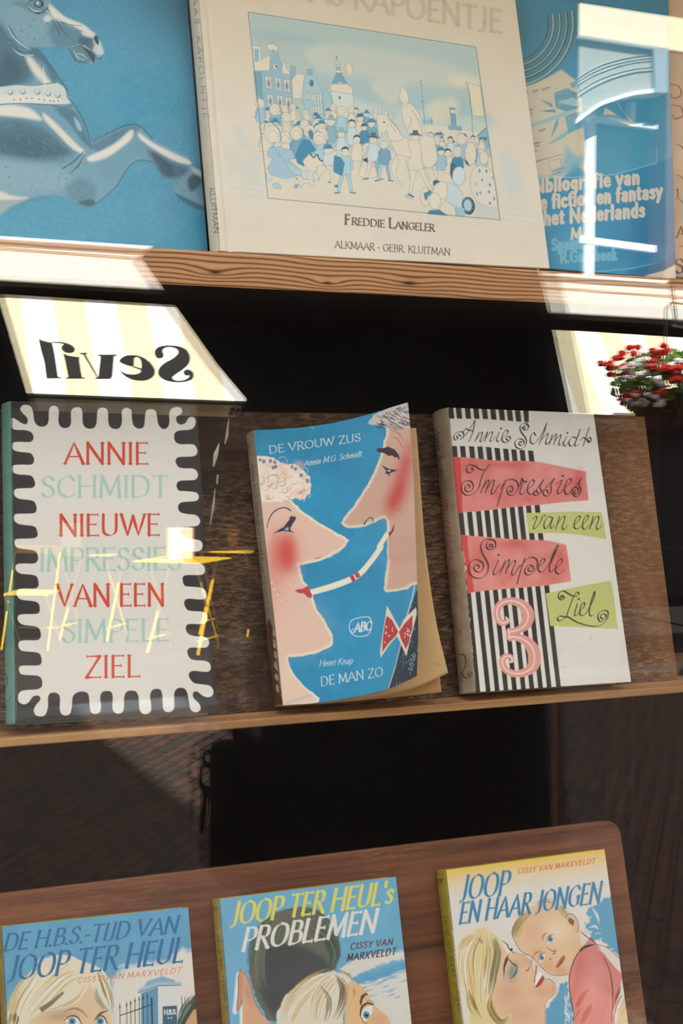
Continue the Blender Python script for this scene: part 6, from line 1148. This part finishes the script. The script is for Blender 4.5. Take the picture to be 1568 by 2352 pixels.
# hanging planter and lantern
pc = mir(1530, 935, 8.4)
hp = thing('hanging_planter', 'dark red-brown hanging pot overflowing with red and white geraniums', 'planter', pc)
kk = np.linalg.norm(mir(1600, 935, 9.0)-mir(1500, 935, 9.0))/100
obj('pot', MB().lathe([(0, -.2), (.19, -.2), (.2, -.18), (.26, .1), (.27, .1), (.27, .13), (.24, .13), (.23, .08), (0, .08)], pc, 20), plain('dark_terracotta', '3a1f17', .7), hp, smooth=False)
r_ = np.random.default_rng(3); fol = MB()
def leafpos():
    while True:
        q = r_.normal(size=3); q /= np.linalg.norm(q); q = q*np.array([.43, .38, .26])*r_.uniform(.5, 1.02)**.5
        if q[2] > -.24: return pc + q + np.array([-.03, .05, .17])
for k in range(900):
    p = leafpos(); d = r_.normal(size=3); d /= np.linalg.norm(d); u = np.cross(d, r_.normal(size=3)); u /= np.linalg.norm(u); s_ = r_.uniform(.02, .042); w2 = np.cross(d, u)
    fol.add([p-u*s_, p-w2*s_*.7+d*s_*.2, p+u*s_*.4-w2*s_*.8, p+u*s_, p+u*s_*.4+w2*s_*.8, p+w2*s_*.7+d*s_*.2], [(0, 1, 2, 3), (0, 3, 4, 5)], k % 3)
fo = obj('foliage', fol, [plain('leaf_green', '4d6b2a', .6), plain('leaf_light', '6f8f3c', .6), plain('leaf_dark', '34491f', .6)], hp)
fl = [(1400, 838), (1448, 825), (1502, 818), (1462, 804), (1422, 850), (1520, 848), (1556, 875), (1520, 910), (1446, 914), (1552, 850), (1515, 803)]
fw = [(1478, 832), (1436, 845), (1512, 874), (1545, 855), (1486, 915), (1520, 918), (1460, 925), (1450, 862), (1560, 828), (1470, 858)]
for pts_, mt, r0 in ((fl, plain('red_petals', 'c8291c', .6), .034), (fw, plain('white_petals', 'f4f2ee', .6), .028)):
    for x, y in pts_:
        c = mir(x, y, 7.97 + r_.uniform(0, .1)); 
        for k in range(4):
            mb = MB(); mb.ball((0, 0, 0), 1, 14); q = c + r_.normal(size=3)*np.array([.04, .03, .026])
            mb.v = [tuple(q + np.array(v)*r0*np.array([1.1, 1, .7])*r_.uniform(.45, 1.2)) for v in mb.v]; obj('flower_cluster', mb, mt, hp)
obj('hanging_chain', MB().tube([pc+np.array([0, 0, .1]), pc+np.array([0, 0, .75])], .006, 6), M_SLATE, hp)
lc = mir(1585, 742, 9.0); ln = thing('street_lantern', 'black street lantern with tapered clear panes on a wall bracket', 'lantern', lc)
q6 = lambda r, z: [lc+np.array([r*math.cos(t), r*math.sin(t), z]) for t in np.arange(6)*math.pi/3]
obj('base', MB().lathe([(0, -.07), (.02, -.07), (.05, -.04), (.13, -.02), (.14, 0), (.12, .015), (0, .015)], lc, 6), M_SLATE, ln)
for a_, b_ in zip(q6(.12, .01), q6(.17, .34)): obj('frame_bar', MB().tube([a_, b_], .006, 5), M_SLATE, ln)
obj('roof', MB().lathe([(.19, .33), (.2, .345), (.06, .48), (.03, .52), (0, .54)], lc, 6), M_SLATE, ln)
PO = lc[0]+.75
obj('bracket', MB().tube([lc+np.array([0, 0, -.06]), lc+np.array([.01, 0, -.16]), lc+np.array([.12, 0, -.3]), np.array([PO, lc[1], lc[2]-.34])], .018, 8), M_SLATE, ln)
obj('post', MB().lathe([(0, 0), (.12, 0), (.11, .3), (.05, .5), (.04, 3.6), (.06, 3.7), (0, 3.75)], (PO, lc[1], 0), 14), M_SLATE, ln)
obj('planter_hook', MB().tube([pc+np.array([0, 0, .75]), pc+np.array([.05, 0, .8]), np.array([PO-.075, lc[1], pc[2]+.82])], .008, 6), M_SLATE, hp)
# ------------------------------------------------------------------ two people at the window, seen only mirrored
M_BLACK = plain('black_cloth', '0b0b0c', .95, spec=.1); M_SKIN = plain('skin', '8a5f4a', .6, var=.05); M_HAIR = plain('dark_hair', '0d0a09', .8, spec=.1)
def figure(name, parent, J, bones, mats, paint):
    names = list(J); me = bpy.data.meshes.new(name); loc = LOC[parent.name]
    me.from_pydata([tuple(np.array(J[k][0])-loc) for k in names], [(names.index(a), names.index(b)) for a, b in bones], [])
    o = bpy.data.objects.new(name, me); COL.objects.link(o)
    sk = o.modifiers.new('skin', 'SKIN'); sk.use_smooth_shade = True
    d = me.skin_vertices[0].data if me.skin_vertices else None
    if d is None:
        bm = bmesh.new(); bm.from_mesh(me); bm.verts.layers.skin.verify(); bm.to_mesh(me); bm.free(); d = me.skin_vertices[0].data
    for i, k in enumerate(names): d[i].radius = (J[k][1], J[k][1]) if not hasattr(J[k][1], '__len__') else J[k][1]; d[i].use_root = (k == 'pelvis')
    sb = o.modifiers.new('sub', 'SUBSURF'); sb.levels = sb.render_levels = 1
    dg = bpy.context.evaluated_depsgraph_get(); me2 = bpy.data.meshes.new_from_object(o.evaluated_get(dg)); bpy.data.objects.remove(o)
    me2.name = name; o = bpy.data.objects.new(name, me2); COL.objects.link(o); o.parent = parent; LOC[o.name] = loc
    me2.materials.clear()
    for m_ in mats: me2.materials.append(m_)
    for p in me2.polygons: p.material_index = paint(np.array(p.center)+loc); p.use_smooth = True
    return o
def hand(J, B, key, wrist, d, side, curl=.5):     # palm, four fingers and a thumb beyond the wrist
    d = np.array(d, float); d /= np.linalg.norm(d); s = np.array(side, float); s -= d*(s@d); s /= np.linalg.norm(s); n = np.cross(d, s)
    J[key+'palm'] = (wrist+d*.045, (.030, .016)); B.append((key, key+'palm'))
    for i, (o, L) in enumerate(((-.028, .068), (-.010, .078), (.009, .074), (.026, .058))):
        a = wrist + d*.085 + s*o; b = a + d*L*.5 + n*L*.18*curl; c = b + d*L*.35 + n*L*.45*curl
        for q, (nm, p, r) in enumerate(((f'{key}f{i}a', a, .0095), (f'{key}f{i}b', b, .0085), (f'{key}f{i}c', c, .007))):
            J[nm] = (p, r)
        B += [(key+'palm', f'{key}f{i}a'), (f'{key}f{i}a', f'{key}f{i}b'), (f'{key}f{i}b', f'{key}f{i}c')]
    a = wrist + d*.03 - s*.035; b = a + d*.03 - s*.022 + n*.01; c = b + d*.026 - s*.006 + n*.012
    J[key+'t1'] = (a, .011); J[key+'t2'] = (b, .0095); J[key+'t3'] = (c, .008); B += [(key, key+'t1'), (key+'t1', key+'t2'), (key+'t2', key+'t3')]
def person(label, c, fwd, arms, group=None, hh=1.0, sw=.175):
    '''c: ground point, fwd: unit direction faced, arms: {side: (elbow, wrist, hand direction)}'''
    t = thing('person', label, 'person', c); c = np.array(c, float); f = np.array([*fwd, 0.]); r = np.array([f[1], -f[0], 0.]); up = np.array([0, 0, 1.])
    at = lambda x, y, z: c + r*x + f*y + up*z*hh
    J = {'pelvis': (at(0, 0, .93), (.15, .11)), 'belly': (at(0, .01, 1.08), (.125, .10)), 'chest': (at(0, .01, 1.28), (.145, .105)), 'collar': (at(0, 0, 1.42), (.11, .075)),
         'neck': (at(0, .01, 1.50), .05), 'skull': (at(0, .02, 1.585), (.07, .078)), 'crown': (at(0, .015, 1.665), (.066, .075))}
    B = [('pelvis', 'belly'), ('belly', 'chest'), ('chest', 'collar'), ('collar', 'neck'), ('neck', 'skull'), ('skull', 'crown')]
    for s in (-1, 1):
        k = 'L' if s < 0 else 'R'
        J[k+'hip'] = (at(.09*s, 0, .88), .085); J[k+'knee'] = (at(.10*s, .015, .48), .058); J[k+'ankle'] = (at(.10*s, -.02, .075), .038); J[k+'toe'] = (at(.115*s, .14, .035), (.036, .028))
        B += [('pelvis', k+'hip'), (k+'hip', k+'knee'), (k+'knee', k+'ankle'), (k+'ankle', k+'toe')]
        J[k+'sh'] = (at(sw*s, 0, 1.415), .052); B.append(('collar', k+'sh'))
        el, wr, hd = arms[k]; J[k+'el'] = (np.array(el), .046); J[k+'w'] = (np.array(wr), .028); B += [(k+'sh', k+'el'), (k+'el', k+'w')]
        hand(J, B, k+'w', np.array(wr), hd, r*s)
    fz = c[2]+1.47*hh
    wl = [np.array(arms[k][1]) for k in arms]
    def paint(p):
        if p[2] > fz and np.linalg.norm((p-at(0, 0, p[2]/hh))[:2]) < .13 and p[2] < fz+.4 and min(np.linalg.norm(p-w) for w in wl) > .16: return 1
        return 1 if min(np.linalg.norm(p-w) for w in wl) < .10 and True else 0
    figure('body', t, J, B, [M_BLACK, M_SKIN], paint)
    fc = at(0, .095, 1.585); fm = MB(); fm.ball(fc+up*-.012+f*.008, .016, 8, 0, (.7, .8, 1.3)); obj('nose', fm, M_SKIN, t, smooth=True)
    for s in (-1, 1):
        e_ = MB(); e_.ball(at(.031*s, .088, 1.602), .012, 8); obj('eye', e_, plain('eye_white', 'd8d2cc', .3), t, smooth=True)
        e_ = MB(); e_.ball(at(.076*s, .01, 1.585), .022, 8, 0, (.5, .7, 1.3)); obj('ear', e_, M_SKIN, t, smooth=True)
    m_ = MB(); m_.ball(at(0, .095, 1.545), .02, 8, 0, (1.1, .4, .35)); obj('mouth', m_, plain('lips', '7a4038', .6), t, smooth=True)
    return t, at
# companion, in dark clothes, one arm lifted, straw-less black sun hat
cc = mir(955, 1385, .78); cc[2] = 0
W_ = lambda x, y, D: mir(x, y, D)
t2, at2 = person('person in loose black clothes and round black hat facing the window, arms lifted', cc, (0, 1.), hh=1.0, sw=.155, arms={
    'L': (W_(800, 990, .70), W_(430, 490, .70), (-.35, .05, 1)), 'R': (W_(1225, 990, .70), W_(1125, 520, .70), (-.25, .05, 1))})
hr = MB(); hc = at2(0, -.01, 1.62)
for k in range(9):
    pass
hr.ball(hc, .112, 16, 0, (1.0, 1.05, 1.0)); obj('hair', hr, M_HAIR, t2, smooth=True)
lk = MB()
for x in np.linspace(-.11, .11, 9): lk.tube([at2(x*.8, -.06-.02*math.cos(x*12), 1.62), at2(x*1.05, -.085, 1.5), at2(x*1.15, -.10, 1.36), at2(x*1.1, -.11, 1.24)], [.03, .036, .034, .012], 8)
obj('long_hair', lk, M_HAIR, t2, smooth=True)
for s, k in ((-1, 'L'), (1, 'R')):       # loose sleeves
    e_, w_ = ((W_(800, 990, .70), W_(430, 490, .70)) if s < 0 else (W_(1225, 990, .70), W_(1125, 520, .70)))
    sl = MB(); d = w_-e_; sh = at2(.155*s, 0, 1.415); sl.tube([sh, (sh+e_)/2, e_, e_+d*.5, e_+d*.97], [.06, .056, .066, .066, .062], 14); obj('sleeve', sl, M_BLACK, t2, smooth=True)
ht = MB(); ht.lathe([(0, .21), (.08, .205), (.125, .17), (.15, .09), (.15, .01), (.165, -.02), (.17, -.028), (.145, -.005), (.14, .08), (0, .19)], at2(-.035, .0, 1.66), 32); obj('hat', ht, M_BLACK, t2, smooth=True)
bl_ = MB(); bl_.lathe([(.06, 1.46), (.13, 1.43), (.175, 1.36), (.185, 1.2), (.195, 1.0), (.2, .96), (.19, .96), (.17, 1.2), (.16, 1.36), (.06, 1.44)], (cc[0], cc[1], 0), 28); bl_.v = [(x, cc[1]+(y-cc[1])*.72, z) for x, y, z in bl_.v]; obj('blouse', bl_, M_BLACK, t2, smooth=True)
sk_ = MB(); sk_.lathe([(.185, 1.05), (.2, .8), (.24, .3), (.25, .28), (.24, .28), (.195, .8), (.175, 1.05)], (cc[0], cc[1], 0), 24); obj('skirt', sk_, M_BLACK, t2, smooth=True)
# her bag with its strap and chain
b0 = mir(545, 1850, .74); bgt = thing('shoulder_bag', 'black shoulder bag with dangling metal chain on the person facing the window', 'bag', b0-np.array([0, 0, .07]))
obj('bag_body', MB().box(b0+np.array([-.022, -.035, -.085]), b0+np.array([.06, .02, .065])), M_BLACK, bgt, bevel=.012)
obj('strap', MB().tube([b0+np.array([.01, -.02, .06]), b0+np.array([.0, -.04, .16]), at2(-.2, -.08, 1.42), at2(-.17, .0, 1.49), at2(-.2, .08, 1.40), b0+np.array([.02, .0, .16]), b0+np.array([.01, .0, .06])], .006, 6), M_BLACK, bgt, smooth=True)
M_CH = plain('dark_steel', '2a2a2a', .35, metal=.9)
ch = MB(); pts_ = [(481, 1742), (478, 1765), (476, 1795), (475, 1822), (470, 1870), (466, 1915)]
p_ = [mir(x, y, .66) for x, y in pts_]
def link(mb, c, ry, rz, r, tilt=0): mb.tube([c+np.array([ry*math.cos(a)*math.cos(tilt), ry*math.cos(a)*math.sin(tilt), rz*math.sin(a)]) for a in np.linspace(0, 2*math.pi, 14, False)], r, 6, closed=True)
link(ch, p_[0], .005, .007, .0022); ch.tube([p_[0]-np.array([0, 0, .006]), p_[1]], .0022, 6); link(ch, (p_[1]+p_[2])/2-np.array([0, 0, .003]), .0065, .013, .0022, .4); link(ch, p_[3], .003, .006, .002, 1.0)
ch.tube([p_[3], p_[4], p_[5]], [.003, .004, .002], 6); obj('chain', ch, M_CH, bgt)
# the one standing beside, arm raised
t3, at3 = person('person at the left edge with one black-sleeved arm raised high', (-.06, -1.0, 0), (0, 1.), {'L': (np.array([-.34, -.86, 1.25]), np.array([-.16, -.82, 1.45]), (.6, .5, .7)), 'R': (np.array([.27, -.88, 1.60]), np.array([.19, -.86, 1.84]), (-.4, .1, 1))})
sl = MB(); e_, w_ = np.array([.27, -.88, 1.60]), np.array([.19, -.86, 1.84]); sl.tube([at3(.175, 0, 1.415), (at3(.175, 0, 1.415)+e_)/2, e_, e_+(w_-e_)*.5, w_], [.07, .062, .05, .048, .05], 14); obj('sleeve', sl, M_BLACK, t3, smooth=True)
hr = MB(); hr.ball(at3(0, -.01, 1.62), .108, 16); obj('hair', hr, M_HAIR, t3, smooth=True)
